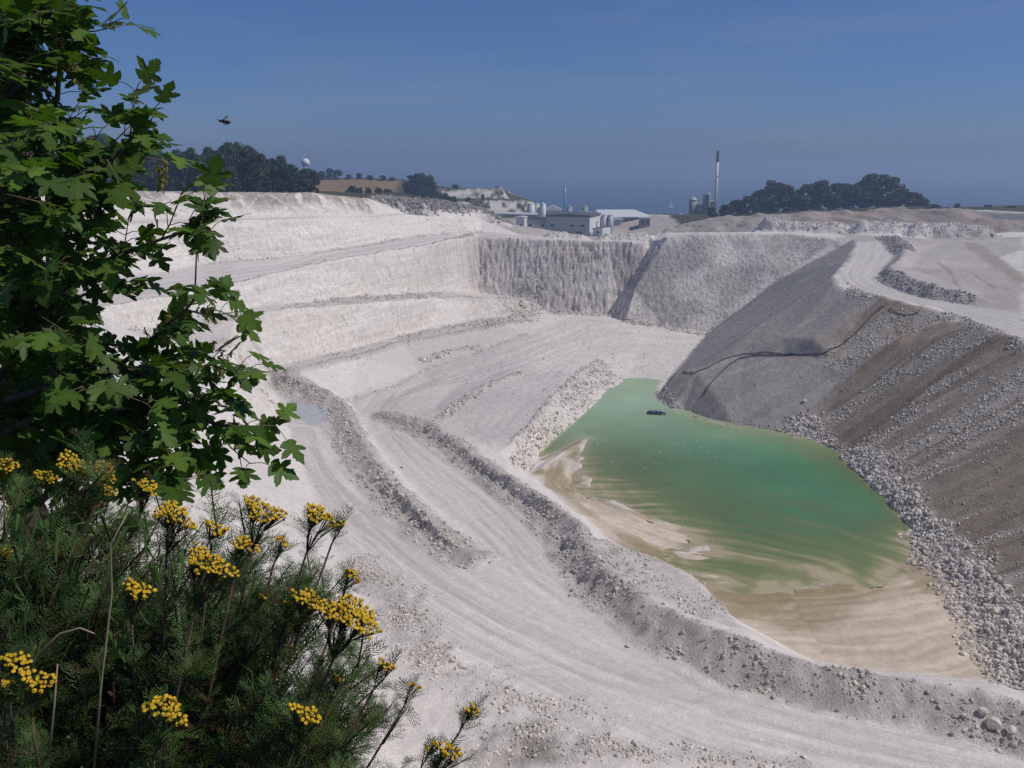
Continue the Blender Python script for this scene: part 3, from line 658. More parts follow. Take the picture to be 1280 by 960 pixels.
    v = math_('MULTIPLY', math_('MULTIPLY', v, vm), math_('MULTIPLY', math_('MULTIPLY', vg, vl), f2))
    mx = N.new('ShaderNodeVectorMath'); mx.operation = 'SCALE'; L.new(at.outputs['Color'], mx.inputs[0]); L.new(v, mx.inputs['Scale'])
    L.new(mx.outputs['Vector'], b.inputs['Base Color'])
    b.inputs['Roughness'].default_value = .95; b.inputs['Specular IOR Level'].default_value = .15
    h = math_('ADD', math_('MULTIPLY', n2.outputs['Fac'], .7), math_('MULTIPLY', n3.outputs['Fac'], .35))
    h = math_('ADD', math_('MULTIPLY', h, ar.outputs['Fac']), math_('ADD', math_('MULTIPLY', math_('MULTIPLY', nm.outputs['Fac'], 1.3), math_('ADD', math_('MULTIPLY', ar.outputs['Fac'], .5), math_('MULTIPLY', aw.outputs['Fac'], .45))), math_('MULTIPLY', math_('MULTIPLY', ng.outputs['Fac'], ag.outputs['Fac']), 1.8)))
    h = math_('ADD', h, math_('ADD', math_('MULTIPLY', math_('MULTIPLY', ns.outputs['Fac'], a3.outputs['Fac']), .22), math_('MULTIPLY', n6.outputs['Fac'], .16)))
    bp = N.new('ShaderNodeBump'); bp.inputs['Strength'].default_value = .8; bp.inputs['Distance'].default_value = .55
    L.new(h, bp.inputs['Height']); L.new(bp.outputs['Normal'], b.inputs['Normal'])
    return m
MG = ground_material()

# cut the relief into the named pieces of the place (one shared set of points, no gaps)
idx = np.arange(nx*ny).reshape(ny, nx)
Q = np.stack([idx[:-1,:-1], idx[:-1,1:], idx[1:,1:], idx[1:,:-1]], -1).reshape(-1, 4)
def cell(a): return ((a[:-1,:-1] + a[:-1,1:] + a[1:,1:] + a[1:,:-1]) / 4).ravel()
VA = np.stack([PX, PY, PZ], -1).reshape(-1, 3); CA = base.reshape(-1, 3); RA = rgh.ravel(); FA = np.clip(np.maximum(steep*(1-m_rs), .7*m_terr),0,1).ravel(); GA = np.clip(m_fw,0,1).ravel()
kind = np.zeros(len(Q), int)
cs = cell(SL)
kind[cs > .75] = 1
kind[cell(m_rs) > .5] = 2
kind[cell(np.maximum(m_roadA*(1-np.clip(m_gravel*2,0,1)), m_roadB)*(1-np.maximum(m_berm,m_berm1))) > .5] = 3
kind[cell(np.maximum(m_upr, m_upl)) > .5] = 3
kind[cell(np.maximum(m_sand, sstep(-1,1,d_lake))) > .5] = 4
kind[cell(np.maximum(m_left, m_right)) > .5] = 5
kind[cell(m_field) > .5] = 6
kind[cell(m_bank) > .5] = 7
for k, nm in enumerate(('ground', 'quarry_wall', 'gravel_slope', 'haul_road', 'sand_beach', 'grassland', 'stubble_field', 'grass_bank')):
    q = Q[kind == k]
    u, inv = np.unique(q, return_inverse=True)
    me = mesh_np(nm, VA[u], inv.reshape(q.shape), MG, True)
    col_attr(me, 'tint', CA[u]); f_attr(me, 'rough_detail', RA[u]); f_attr(me, 'face', FA[u]); f_attr(me, 'groove', GA[u]); f_attr(me, 'lane', LATC.ravel()[u]); f_attr(me, 'run', ALC.ravel()[u]); f_attr(me, 'rolled', ROADW.ravel()[u])
    tag(link(nm, me), kind='structure')

# ------------------------------------------------------------------ water
def water_mat(name):
    m, nt, b = mat_new(name); N = nt.nodes; L = nt.links
    at = N.new('ShaderNodeAttribute'); at.attribute_name = 'tint'; L.new(at.outputs['Color'], b.inputs['Base Color'])
    b.inputs['Roughness'].default_value = .12; b.inputs['IOR'].default_value = 1.33; b.inputs['Specular IOR Level'].default_value = .28
    tc = N.new('ShaderNodeTexCoord'); nz = N.new('ShaderNodeTexNoise'); nz.inputs['Scale'].default_value = .9; nz.inputs['Detail'].default_value = 5
    L.new(tc.outputs['Object'], nz.inputs['Vector'])
    bp = N.new('ShaderNodeBump'); bp.inputs['Strength'].default_value = .25; bp.inputs['Distance'].default_value = .06
    L.new(nz.outputs['Fac'], bp.inputs['Height']); L.new(bp.outputs['Normal'], b.inputs['Normal'])
    return m
lx = np.arange(P_lake[:,0].min() - 4, P_lake[:,0].max() + 4, .4); ly = np.arange(P_lake[:,1].min() - 4, P_lake[:,1].max() + 4, .4)
LX, LY = np.meshgrid(lx, ly)
dep = WZ - samp(PZ, LX, LY)
Pn = Zp(960,700,WZ); ang = np.arctan2(LX-Pn[0]+18, LY-Pn[1]+30); rad = np.hypot(LX-Pn[0]+18, LY-Pn[1]+30)
wx = LX + 9*(fbm(LX*.05, LY*.05, o=3, seed=121)-.5); wy = LY + 9*(fbm(LX*.05+9, LY*.05, o=3, seed=125)-.5)
arc = fbm(np.hypot(wx-Pn[0]+18, wy-Pn[1]+30)*.55, ang*2.2, o=4, seed=122) - .5
streak = fbm((wx*.35+wy*.9)*.05, (wx*.9-wy*.35)*.42, o=4, seed=126) - .5
near = sstep(Zp(900,560,WZ)[1]+8, Zp(900,690,WZ)[1], LY)
patch = sstep(.35,.62, fbm(LX*.05+4, LY*.05, o=2, seed=127))
dep = dep + near*(arc*4.4*patch + streak*2.2*(1-patch)) + (fbm(LX*.12, LY*.12, o=4, seed=124) - .5)*1.6*sstep(.3,2,dep)
def lerp_ramp(t, pts):
    xs = [p for p,_ in pts]; return np.stack([np.interp(t, xs, [c[k] for _,c in pts]) for k in range(3)], -1)
tdep = np.clip(dep/6.5, 0, 1)
lcol = lerp_ramp(tdep, [(0,(.40,.335,.20)),(.04,(.27,.255,.115)),(.15,(.16,.19,.066)),(.42,(.115,.165,.052)),(.70,(.085,.185,.066)),(1,(.06,.205,.082))])
milk = sstep(Zp(820,595,WZ)[1], Zp(790,490,WZ)[1], LY + 10*(fbm(LX*.06, LY*.06, o=3, seed=128)-.5))
lcol = lcol + (np.array((.36,.48,.29))-lcol)*(milk*.88)[...,None]
lcol *= 1.10*(1 + .16*(fbm(wx*.11, wy*.11, o=4, seed=129)-.5)*2)[...,None]
ii = np.arange(LX.size).reshape(LX.shape)
LQ = np.stack([ii[:-1,:-1], ii[:-1,1:], ii[1:,1:], ii[1:,:-1]], -1).reshape(-1, 4)
dl_ = np.where(inside(P_lake, LX, LY), 1, -1) * pdist(P_lake, LX, LY, True)
keep = (dl_.ravel()[LQ] > -2.5).all(1) & (LQ >= 0).all(1)
LQ = LQ[keep]; u, inv = np.unique(LQ, return_inverse=True)
MW = water_mat('turbid_green_water')
me = mesh_np('lake', np.stack([LX.ravel()[u], LY.ravel()[u], np.full(len(u), WZ)], 1), inv.reshape(LQ.shape), MW, True)
col_attr(me, 'tint', lcol.reshape(-1,3)[u])
tag(link('lake', me), kind='structure')
# sea to the horizon
def sea():
    r = [600, 900, 1500, 3000, 8000, 20000, 60000]; n = 48
    v = []; f = []
    for i, a in enumerate(r):
        for k in range(n + 1):
            t = math.radians(-75 + 150*k/n); v.append((a*math.sin(t), a*math.cos(t), -70 - a*a/12.74e6))
    for i in range(len(r) - 1):
        for k in range(n):
            a = i*(n+1) + k; f.append((a, a+1, a+n+2, a+n+1))
    m, nt, b = mat_new('sea_water'); b.inputs['Base Color'].default_value = (.03,.07,.12,1); b.inputs['Roughness'].default_value = .35; b.inputs['IOR'].default_value = 1.33
    tc = nt.nodes.new('ShaderNodeTexCoord'); nz = nt.nodes.new('ShaderNodeTexNoise'); nz.inputs['Scale'].default_value = .02
    nt.links.new(tc.outputs['Object'], nz.inputs['Vector']); bp = nt.nodes.new('ShaderNodeBump'); bp.inputs['Strength'].default_value = .3; bp.inputs['Distance'].default_value = 5
    nt.links.new(nz.outputs['Fac'], bp.inputs['Height']); nt.links.new(bp.outputs['Normal'], b.inputs['Normal'])
    me = mesh_np('sea', np.array(v), np.array(f), m, True); tag(link('sea', me), kind='structure')
sea()

# ------------------------------------------------------------------ haze: one box of thin even air
def haze():
    x0,x1,y0,y1,z0,z1 = -7000,7000,-60,9000,-92,26
    v = np.array([(x,y,z) for z in (z0,z1) for y in (y0,y1) for x in (x0,x1)], float)
    f = np.array([(0,2,3,1),(4,5,7,6),(0,1,5,4),(2,6,7,3),(0,4,6,2),(1,3,7,5)])
    m = bpy.data.materials.new('haze_air'); m.use_nodes = True; nt = m.node_tree; nt.nodes.clear()
    o = nt.nodes.new('ShaderNodeOutputMaterial'); p = nt.nodes.new('ShaderNodeVolumePrincipled')
    p.inputs['Color'].default_value = (.56,.73,1,1); p.inputs['Density'].default_value = .00055; p.inputs['Anisotropy'].default_value = .2
    nt.links.new(p.outputs[0], o.inputs['Volume'])
    me = mesh_np('haze', v, f, m); tag(link('haze', me), kind='stuff')
haze()

# ------------------------------------------------------------------ loose rubble
ICO = None
def rock_base():
    t = (1 + 5 ** .5) / 2
    v = np.array([(-1,t,0),(1,t,0),(-1,-t,0),(1,-t,0),(0,-1,t),(0,1,t),(0,-1,-t),(0,1,-t),(t,0,-1),(t,0,1),(-t,0,-1),(-t,0,1)], float)
    v /= np.linalg.norm(v[0])
    f = np.array([(0,11,5),(0,5,1),(0,1,7),(0,7,10),(0,10,11),(1,5,9),(5,11,4),(11,10,2),(10,7,6),(7,1,8),(3,9,4),(3,4,2),(3,2,6),(3,6,8),(3,8,9),(4,9,5),(2,4,11),(6,2,10),(8,6,7),(9,8,1)])
    return v, f
RV, RF = rock_base()
def rocks_mesh(name, pos, size, cols, mat, g):
    n = len(pos)
    q = g.normal(size=(n,4)); q /= np.linalg.norm(q, axis=1)[:,None]
    w,x,y,z = q.T
    R = np.stack([1-2*(y*y+z*z),2*(x*y-z*w),2*(x*z+y*w),2*(x*y+z*w),1-2*(x*x+z*z),2*(y*z-x*w),2*(x*z-y*w),2*(y*z+x*w),1-2*(x*x+y*y)],1).reshape(n,3,3)
    V = RV[None]*(1 + g.uniform(-.32,.32,(n,12,1)))
    V = V*g.uniform(.45,1.25,(n,1,3))
    V = np.einsum('nij,nkj->nki', R, V)*(size/2)[:,None,None] + pos[:,None,:]
    Fc = RF[None] + (np.arange(n)*12)[:,None,None]
    me = mesh_np(name, V.reshape(-1,3), Fc.reshape(-1,3), mat, False)
    col_attr(me, 'tint', np.repeat(cols, 12, 0))
    return me
def stone_material():
    m, nt, b = mat_new('chalk_stone'); N = nt.nodes; L = nt.links
    at = N.new('ShaderNodeAttribute'); at.attribute_name = 'tint'
    tc = N.new('ShaderNodeTexCoord'); nz = N.new('ShaderNodeTexNoise'); nz.inputs['Scale'].default_value = 5; nz.inputs['Detail'].default_value = 4
    L.new(tc.outputs['Object'], nz.inputs['Vector'])
    mr = N.new('ShaderNodeMapRange'); mr.inputs[1].default_value = .3; mr.inputs[2].default_value = .7; mr.inputs[3].default_value = .78; mr.inputs[4].default_value = 1.15
    L.new(nz.outputs['Fac'], mr.inputs[0]); mx = N.new('ShaderNodeVectorMath'); mx.operation = 'SCALE'
    L.new(at.outputs['Color'], mx.inputs[0]); L.new(mr.outputs[0], mx.inputs['Scale']); L.new(mx.outputs['Vector'], b.inputs['Base Color'])
    bp = N.new('ShaderNodeBump'); bp.inputs['Strength'].default_value = .5; bp.inputs['Distance'].default_value = .08
    L.new(nz.outputs['Fac'], bp.inputs['Height']); L.new(bp.outputs['Normal'], b.inputs['Normal'])
    b.inputs['Roughness'].default_value = .95; b.inputs['Specular IOR Level'].default_value = .15
    return m
MS = stone_material()
AREA = np.gradient(GX)[None,:] * np.gradient(GY)[:,None]
def scatter(W, n, smin, smax, g, power=2.2):
    p = (W*AREA).ravel(); s = p.sum()
    if s <= 0: return None
    k = g.choice(p.size, n, p=p/s)
    x = PX.ravel()[k] + g.uniform(-.5,.5,n)*np.gradient(GX)[k % nx]; y = PY.ravel()[k] + g.uniform(-.5,.5,n)*np.gradient(GY)[k // nx]
    size = smin*(smax/smin)**(g.random(n)**power)
    z = samp(PZ, x, y) + size*.12
    base_c = CA[k]
    return np.stack([x,y,z],1), size, base_c
clump = sstep(.42,.62, fbm(XX*.22, YY*.22, o=3, seed=131))
brub = m_brown*sstep(.46,.54,band + .10*(fbm(wv*.8, al*.05, o=2, seed=132)-.5))
sets = [
 (m_shore*1.0, 16000, .16, 1.0, .66, 2.2), (m_shore2, 900, .25, .8, .5, 2), (m_berm*(.15+clump), 11000, .08, .7, .52, 3.4), (m_berm1*(.2+clump), 7000, .10, .8, .58, 3.0), (m_berm3, 2600, .2, .9, .42, 2.4), (m_lip*clump, 1500, .12, .8, .5, 2.4),
 (np.maximum(m_ridge, .8*m_face2)*(.3+clump), 3600, .22, 1.0, .62, 2), (np.maximum(.8*m_foot,m_edge_c)*(.2+clump), 8000, .12, .7, .56, 2.6), (m_toe*(.3+clump), 5200, .25, 1.3, .64, 2.2), (m_gravel*(.15+clump), 7000, .08, .55, .60, 2.6), (m_mound*clump, 1300, .12, .6, .58, 2.4),
 (m_heapw*(PZ>-40), 4200, .25, 1.1, .66, 2.2), (m_spoil, 6500, .5, 1.8, .28, 1.6), (brub*(.12+clump), 46000, .13, .62, .66, 2.8), (m_brown*(.3+clump), 22000, .08, .42, .50, 3.2), (m_talus*(.2+clump), 5000, .08, .45, .46, 2.8),
 (np.clip(m_roadA+m_roadB,0,1)*.15 + .3*(1-m_roadA)*(YY<180)*(YY>62)*(SL<.5)*(d_lake<-2)*(1-m_rs)*(XX<60), 2600, .06, .3, .62, 3), ((SL>.35)*(1-m_rs)*(YY>190)*(YY<345)*(XX<0)*(m_left<.5), 3000, .12, .5, .70, 2.4),
 (np.clip(m_floor+m_plat,0,1)*clump, 1500, .15, .6, .58, 2.5)]
allp, alls, allc = [], [], []
for W, n, a, b_, cv_, pw in sets:
    r = scatter(np.clip(W,0,1).astype(float), n, a, b_, rng, pw)
    if r is None: continue
    p, s_, c_ = r
    g0 = np.array([cv_*1.10, cv_*.99, cv_*.87])*rng.uniform(.65,1.3,(len(p),1))
    c = .72*g0 + .28*c_
    allp.append(p); alls.append(s_); allc.append(np.clip(c,.03,.8))
rub_p = np.vstack(allp); rub_s = np.concatenate(alls); rub_c = np.vstack(allc)
tag(link('rubble', rocks_mesh('rubble', rub_p, rub_s, rub_c, MS, rng)), kind='stuff')

# ------------------------------------------------------------------ small builders
class MB:
    """collects shapes for ONE mesh object"""
    def __init__(s): s.v = []; s.f = []
    def add(s, v, f):
        o = len(s.v); s.v += [tuple(map(float, p)) for p in v]; s.f += [tuple(i + o for i in q) for q in f]
    def box(s, x0, x1, y0, y1, z0, z1):
        s.add([(x,y,z) for z in (z0,z1) for y in (y0,y1) for x in (x0,x1)], [(0,2,3,1),(4,5,7,6),(0,1,5,4),(2,6,7,3),(0,4,6,2),(1,3,7,5)])
    def prism(s, prof, y0, y1):     # profile in x,z pushed along y
        n = len(prof); v = [(x,y0,z) for x,z in prof] + [(x,y1,z) for x,z in prof]
        s.add(v, [tuple(range(n)), tuple(range(2*n-1, n-1, -1))] + [((i+1)%n, i, i+n, (i+1)%n+n) for i in range(n)])
    def lathe(s, prof, n=16, c=(0,0,0)):
        v = []; f = []
        for r, z in prof:
            for k in range(n):
                a = 2*math.pi*k/n; v.append((c[0]+r*math.cos(a), c[1]+r*math.sin(a), c[2]+z))
        m = len(prof)
        for i in range(m-1):
            for k in range(n):
                f.append((i*n+k, i*n+(k+1)%n, (i+1)*n+(k+1)%n, (i+1)*n+k))
        f.append(tuple(range(n-1,-1,-1))); f.append(tuple((m-1)*n+k for k in range(n)))
        s.add(v, f)
    def tube(s, pts, rad, n=6):
        pts = [np.array(p, float) for p in pts]; m = len(pts)
        rad = list(rad) if hasattr(rad, '__len__') else [rad]*m
        v = []; f = []
        for i, p in enumerate(pts):
            d = pts[min(i+1,m-1)] - pts[max(i-1,0)]; d = d/max(np.linalg.norm(d),1e-9)
            u = np.cross(d, (0,0,1.0)); 
            if np.linalg.norm(u) < .05: u = np.cross(d, (1.0,0,0))
            u /= np.linalg.norm(u); w = np.cross(d, u)
            for k in range(n):
                a = 2*math.pi*k/n; v.append(p + rad[i]*(u*math.cos(a) + w*math.sin(a)))
        for i in range(m-1):
            for k in range(n): f.append((i*n+k, i*n+(k+1)%n, (i+1)*n+(k+1)%n, (i+1)*n+k))
        f.append(tuple(range(n-1,-1,-1))); f.append(tuple((m-1)*n+k for k in range(n)))
        s.add(v, f)
    def mesh(s, name, mat, smooth=False, bevel=0):
        me = bpy.data.meshes.new(name); me.from_pydata(s.v, [], s.f); me.update()
        if bevel:
            bm = bmesh.new(); bm.from_mesh(me)
            bmesh.ops.bevel(bm, geom=[e for e in bm.edges], offset=bevel, segments=1, affect='EDGES', profile=.5)
            bm.to_mesh(me); bm.free()
        if smooth: me.polygons.foreach_set('use_smooth', np.ones(len(me.polygons), bool))
        me.materials.append(mat); return me
    def build(s, name, mat, parent=None, smooth=False, bevel=0): return link(name, s.mesh(name, mat, smooth, bevel), parent)
def thing(name, label, cat, loc, rz=0, group=None):
    o = bpy.data.objects.new(name, None); C.collection.objects.link(o); o.empty_display_size = .1
    o.location = loc; o.rotation_euler = (0,0,rz); return tag(o, label, cat, group)
def dup(root, loc, rz=0, sc=None, label=None, group=None):
    r = root.copy(); C.collection.objects.link(r); r.location = loc; r.rotation_euler = (0,0,rz)
    if sc: r.scale = sc
    if label: r['label'] = label
    if group: r['group'] = group
    for ch in list(root.children):
        c = ch.copy(); C.collection.objects.link(c); c.parent = r
        for g in list(ch.children):
            d = g.copy(); C.collection.objects.link(d); d.parent = c
    return r
def gz(x, y): return float(samp(PZ, x, y))

# ------------------------------------------------------------------ works buildings beyond the pit
M_grey = plain('grey_cladding', (.40,.42,.43), .6, .08, .6)
M_dark = plain('dark_roofing', (.10,.105,.11), .7, .2, .5)
M_white = plain('white_cladding', (.72,.72,.71), .6, .05, .5)
M_roof = plain('pale_roof_sheet', (.68,.69,.68), .5, .08, .4)
M_conc = plain('weathered_concrete', (.34,.31,.28), .85, .2, .5)
M_silo = plain('cream_silo_paint', (.62,.62,.57), .55, .08, .5)
M_glass = plain('dark_window_glass', (.02,.025,.03), .15, .1, 1)
M_blue = plain('blue_chimney_paint', (.10,.36,.60), .45, .06, .4)
M_steel = plain('galvanised_steel', (.45,.47,.49), .5, .1, .8)
M_orange = plain('orange_machine_paint', (.62,.16,.035), .5, .1, 2)
M_black = plain('black_rubber', (.02,.02,.02), .7, .2, 6)
def at_px(px, py, Y): p = Dp(px, py, Y); return p
def PXM(Y): return Y*1.03/F            # metres per photo pixel at that distance

def shed():
    p = at_px(683, 292, 452); s = PXM(452); W = 52*s; D_ = 26.; h = 10.2
    t = thing('factory_shed', 'long grey shed with a white end wall and dark roof behind the pit rim', 'shed', (p[0], p[1], -34), math.radians(-17))
    b = MB(); b.box(0,W,0,D_,-2,h); b.build('wall', M_grey, t)
    b = MB(); b.box(W+.004,W+.25,0,D_,2.2,h-.1); b.build('end_wall', M_white, t)
    b = MB(); b.prism([(-.6,h+.003),(W+.7,h+.003),(W+.7,h+.9),(W*.5,h+1.5),(-.6,h+.9)], -.6, D_+.6); b.build('roof', M_dark, t)
    for x in (2.2, W*.55, W*.8):
        b = MB(); b.box(x,x+1.9,-.08,-.004,h*.52,h*.52+1.0); w = b.build('window', M_glass, t)
        b = MB(); b.box(x-.15,x+2.05,-.05,-.003,h*.52-.15,h*.52-.004); b.build('sill', M_steel, w)
    b = MB(); b.box(W*.7,W*.7+3.2,-.1,-.004,-1,3.0); b.build('door', M_dark, t)
    p2 = at_px(741, 294, 446); W2 = 11.5*s*1.2
    t = thing('annex_building', 'small white lean-to annex with one dark window beside the grey shed', 'building', (p2[0], p2[1], -34), math.radians(-40))
    b = MB(); b.prism([(0,0),(W2,0),(W2,5.6),(0,4.2)], 0, 7); b.build('wall', M_white, t)
    b = MB(); b.prism([(-.4,4.25),(W2+.4,5.7),(W2+.4,6.0),(-.4,4.6)], -.4, 7.4); b.build('roof', M_dark, t)
    b = MB(); b.box(W2*.42,W2*.62,-.06,-.004,2.3,3.5); b.build('window', M_glass, t)
shed()
def hall():
    Y = 505; s = PXM(Y); p = at_px(752, 292, Y); W = 60*s; D_ = 30.; h = 11.5; zr = Dp(790,262,Y+15)[2]
    t = thing('processing_hall', 'wide processing hall with pale sheet roof at the centre of the works', 'hall', (p[0], p[1], -34), math.radians(4))
    H_ = zr + 34; h = H_ - 3.4
    b = MB(); b.box(0,W,0,D_,-1,h); b.build('wall', M_grey, t)
    b = MB(); b.add([(-1,-1,h),(W+1,-1,h),(W-7,D_/2,H_),(-1,D_/2,H_),(-1,D_+1,h),(W+1,D_+1,h)], [(0,1,2,3),(3,2,5,4),(1,5,2),(0,3,4),(0,4,5,1)]); b.build('roof', M_roof, t)
    b = MB(); b.box(10*s,22*s,-5,-.01,-1,h-1.5); b.build('side_bay', M_steel, t)
    b = MB(); b.prism([(9*s,h-1.45),(23*s,h-1.45),(23*s,h-.4),(9*s,h+.3)], -5.5, -1.2); b.build('bay_roof', M_roof, t)
    for k in range(3):
        x = 27*s + k*7*s; b = MB(); b.box(x,x+4.4*s,-.1,-.004,2.5,6.2); b.build('door', M_dark, t)
    p = at_px(798, 296, 480)
    t = thing('concrete_tower', 'short tan concrete block with two dark openings at the right end of the hall', 'building', (p[0], p[1], -34), math.radians(-6))
    w = 14*PXM(480); hh = Dp(805,273,480)[2] + 34
    b = MB(); b.box(0,w,0,8,-1,hh*.55); b.box(.3,w-.3,.3,8,hh*.55+.003,hh); b.build('wall', M_conc, t)
    for x in (.22,.66):
        b = MB(); b.box(w*x,w*x+1.1,.2,.297,hh*.66,hh*.66+1.4); b.build('window', M_glass, t)
    b = MB(); b.box(-.15,w+.15,-.2,8.2,hh+.003,hh+.35); b.build('roof', M_steel, t)
hall()
def silo(px, top, bot, wpx, Y, mat, label, group=None, z0=-34):
    s = PXM(Y); r = wpx*s/2; p = at_px(px, bot, Y); zt = Dp(px, top, Y)[2] - z0
    t = thing('storage_silo', label, 'silo', (p[0], p[1], z0), 0, group)
    b = MB(); b.lathe([(r*.98,0),(r,.4),(r,zt*.5),(r*1.012,zt*.5+.05),(r*1.012,zt*.5+.3),(r,zt*.5+.35),(r,zt-r*.35)], 20); b.build('shell', mat, t, True)
    b = MB(); b.lathe([(r*1.03,zt-r*.35+.004),(r*1.0,zt-r*.3),(r*.55,zt-r*.08),(r*.2,zt),(r*.18,zt+.5)], 20); b.build('cap', mat, t, True)
    b = MB(); b.tube([(r*1.12,-.2,1),(r*1.12,-.2,zt-r*.3)],.07,4); b.tube([(r*1.12,.3,1),(r*1.12,.3,zt-r*.3)],.07,4)
    for k in range(int(zt/1.2)): b.box(r*1.08,r*1.16,-.2,.3,1+k*1.2,1.08+k*1.2)
    b.build('ladder', M_steel, t)
silo(664,253.5,268,9,490,M_silo,'widest of the three cream silos in a row at the left of the works','cream silos in a row')
silo(671.5,254.5,268,5.5,494,M_silo,'narrow middle one of the three cream silos in a row','cream silos in a row')
silo(679,254,268,6.5,492,M_silo,'rightmost cream silo of the row of three','cream silos in a row')
silo(754.5,268,293,7,462,M_steel,'left of the twin grey silos standing against the hall','twin grey silos')
silo(762.5,268,293,7,462,M_steel,'right of the twin grey silos standing against the hall','twin grey silos')
def low_building(name, label, px0, px1, top, bot, Y, wall, roof, dep=10, gable=0.0, z0=-34, rz=0):
    s = PXM(Y); p = at_px(px0, bot, Y); w = (px1-px0)*s; h = Dp(px0, top, Y)[2] - z0
    t = thing(name, label, 'building', (p[0], p[1], z0), rz)
    b = MB(); b.box(0,w,0,dep,-1,h-.6); b.build('wall', wall, t)
    b = MB(); b.prism([(-.3,h-.597),(w+.3,h-.597),(w+.3,h-.2),(w/2,h-.2+gable+.2),(-.3,h-.2)], -.3, dep+.3); b.build('roof', roof, t)
    for k in range(max(1, int(w/6))):
        b = MB(); b.box(w*(k+.4)/max(1,int(w/6)),w*(k+.4)/max(1,int(w/6))+1.6,-.08,-.004,h*.45,h*.45+1.0); b.build('window', M_glass, t)
    return t
low_building('storage_shed','low pale-roofed shed between the cream silos and the blue chimney',682,702,262,268,500,M_grey,M_roof,12,2.2)
low_building('storage_shed','narrow white-roofed shed behind the long grey shed',714,743,266,272,520,M_grey,M_white,9,.6)
low_building('office_block','plain white block under the conveyor bridge at the left of the works',645,655,270.5,283,470,M_white,M_white,8,0,rz=math.radians(-12))
low_building('workshop','grey flat workshop below the three cream silos',655,684,272,286,478,M_grey,M_dark,12,.2)
low_building('storage_shed','far low shed with white roof right of the concrete tower',813,832,273.5,279,560,M_conc,M_white,9,.5)
low_building('pump_house','little pale hut on the grey embankment left of the tall chimney',851,855,267.5,272,520,M_white,M_roof,3,.3, z0=-31)
for px, lb in ((711.5,'left of two stubby grey-brown tanks behind the grey shed'),(731,'right of two stubby grey-brown tanks behind the grey shed')):
    silo(px,257.5,272,7,515,M_conc,lb,'stubby grey tanks')
def conveyor():
    Y = 475; a = Dp(612,266.5,Y); b_ = Dp(672,268.5,Y+8)
    t = thing('conveyor_bridge', 'long thin grey conveyor bridge running left from the cream silos', 'conveyor', (a[0],a[1],a[2]), 0)
    L_ = b_ - a; b = MB(); b.tube([(0,0,0), L_*.5, L_], 1.0, 4); b.build('gallery', M_grey, t)
    for k in (.08,.33,.6,.9):
        q = L_*k; b = MB(); b.tube([q+np.array((-.9,0,-.7)), q+np.array((-1.2,0,-9))], .18, 4); b.tube([q+np.array((.9,0,-.7)), q+np.array((1.2,0,-9))], .18, 4); b.build('trestle', M_steel, t)
conveyor()
def chimneys():
    Y = 500; p = Dp(705.5,272,Y); zt = Dp(705.5,232,Y)[2] - p[2]
    t = thing('chimney', 'slim bright blue chimney rising behind the grey shed', 'chimney', (p[0],p[1],p[2]-3))
    b = MB(); b.lathe([(.62,0),(.58,zt*.5+3),(.55,zt+2.6)], 12); b.build('shaft', M_blue, t, True)
    b = MB(); b.lathe([(.64,zt+2.603),(.64,zt+3.0),(.5,zt+3.05)], 12); b.build('rim', M_steel, t, True)
    Y = 600; p = Dp(893.6,264,Y); zt = Dp(897,188.5,Y)[2] - p[2]
    t = thing('chimney', 'tall thin white chimney with a dark top left of the copse', 'chimney', (p[0],p[1],p[2]-4)); zt += 4
    zc = zt*.835
    b = MB(); b.lathe([(1.15,0),(1.0,zt*.4),(.92,zc)], 14); b.build('shaft', M_white, t, True)
    b = MB(); b.lathe([(1.0,zc+.004),(1.0,zc+.3),(.98,zt-.4),(.8,zt)], 14); b.build('dark_top', M_dark, t, True)
    b = MB(); b.lathe([(1.25,zt*.62),(1.25,zt*.62+.25),(.95,zt*.62+.26)], 14); b.build('platform', M_steel, t, True)
    b = MB(); b.tube([(1.1,-.5,1),(.98,-.45,zc)],.09,4); b.build('ladder', M_steel, t)
chimneys()
def kiln():
    Y = 570; s = PXM(Y); p = Dp(862,268,Y); z0 = p[2]-4
    def zz(py): return Dp(870,py,Y)[2] - z0
    t = thing('kiln_tower', 'grey kiln tower with a curved duct on top left of the tall chimney', 'tower', (p[0],p[1],z0))
    b = MB(); b.lathe([(4.6*s,0),(4.6*s,zz(251))], 16, (5*s,4,0)); b.build('round_bin', M_conc, t, True)
    b = MB(); b.lathe([(5.0*s,zz(251)+.004),(5.0*s,zz(250)),(3*s,zz(248)),(1.2*s,zz(247)),(1.2*s,zz(246))], 16, (5*s,4,0)); b.build('bin_roof', M_steel, t, True)
    b = MB(); b.box(10*s,17*s,2,9,0,zz(256)); b.build('housing', M_conc, t)
    b = MB(); b.box(17.6*s,22*s,1,7,0,zz(243)); b.build('shaft', M_conc, t)
    b = MB(); b.tube([(22.6*s,.4,1),(23.2*s,.4,zz(246)),(22.6*s,.4,zz(243)),(21.4*s,.4,zz(241.6)),(20.2*s,.4,zz(242.3))], .55, 8); b.build('duct', M_roof, t, True)
    b = MB(); b.box(24.3*s,30*s,2,8,0,zz(252)); b.build('side_block', M_conc, t)
    b = MB(); b.box(24*s,30.3*s,1.6,8.4,zz(252)+.004,zz(251)); b.build('side_roof', M_roof, t)
    for k in range(4):
        b = MB(); b.box(18.6*s,20*s,.9,.996,zz(262-4*k),zz(262-4*k)+1.0); b.build('window', M_glass, t)
kiln()
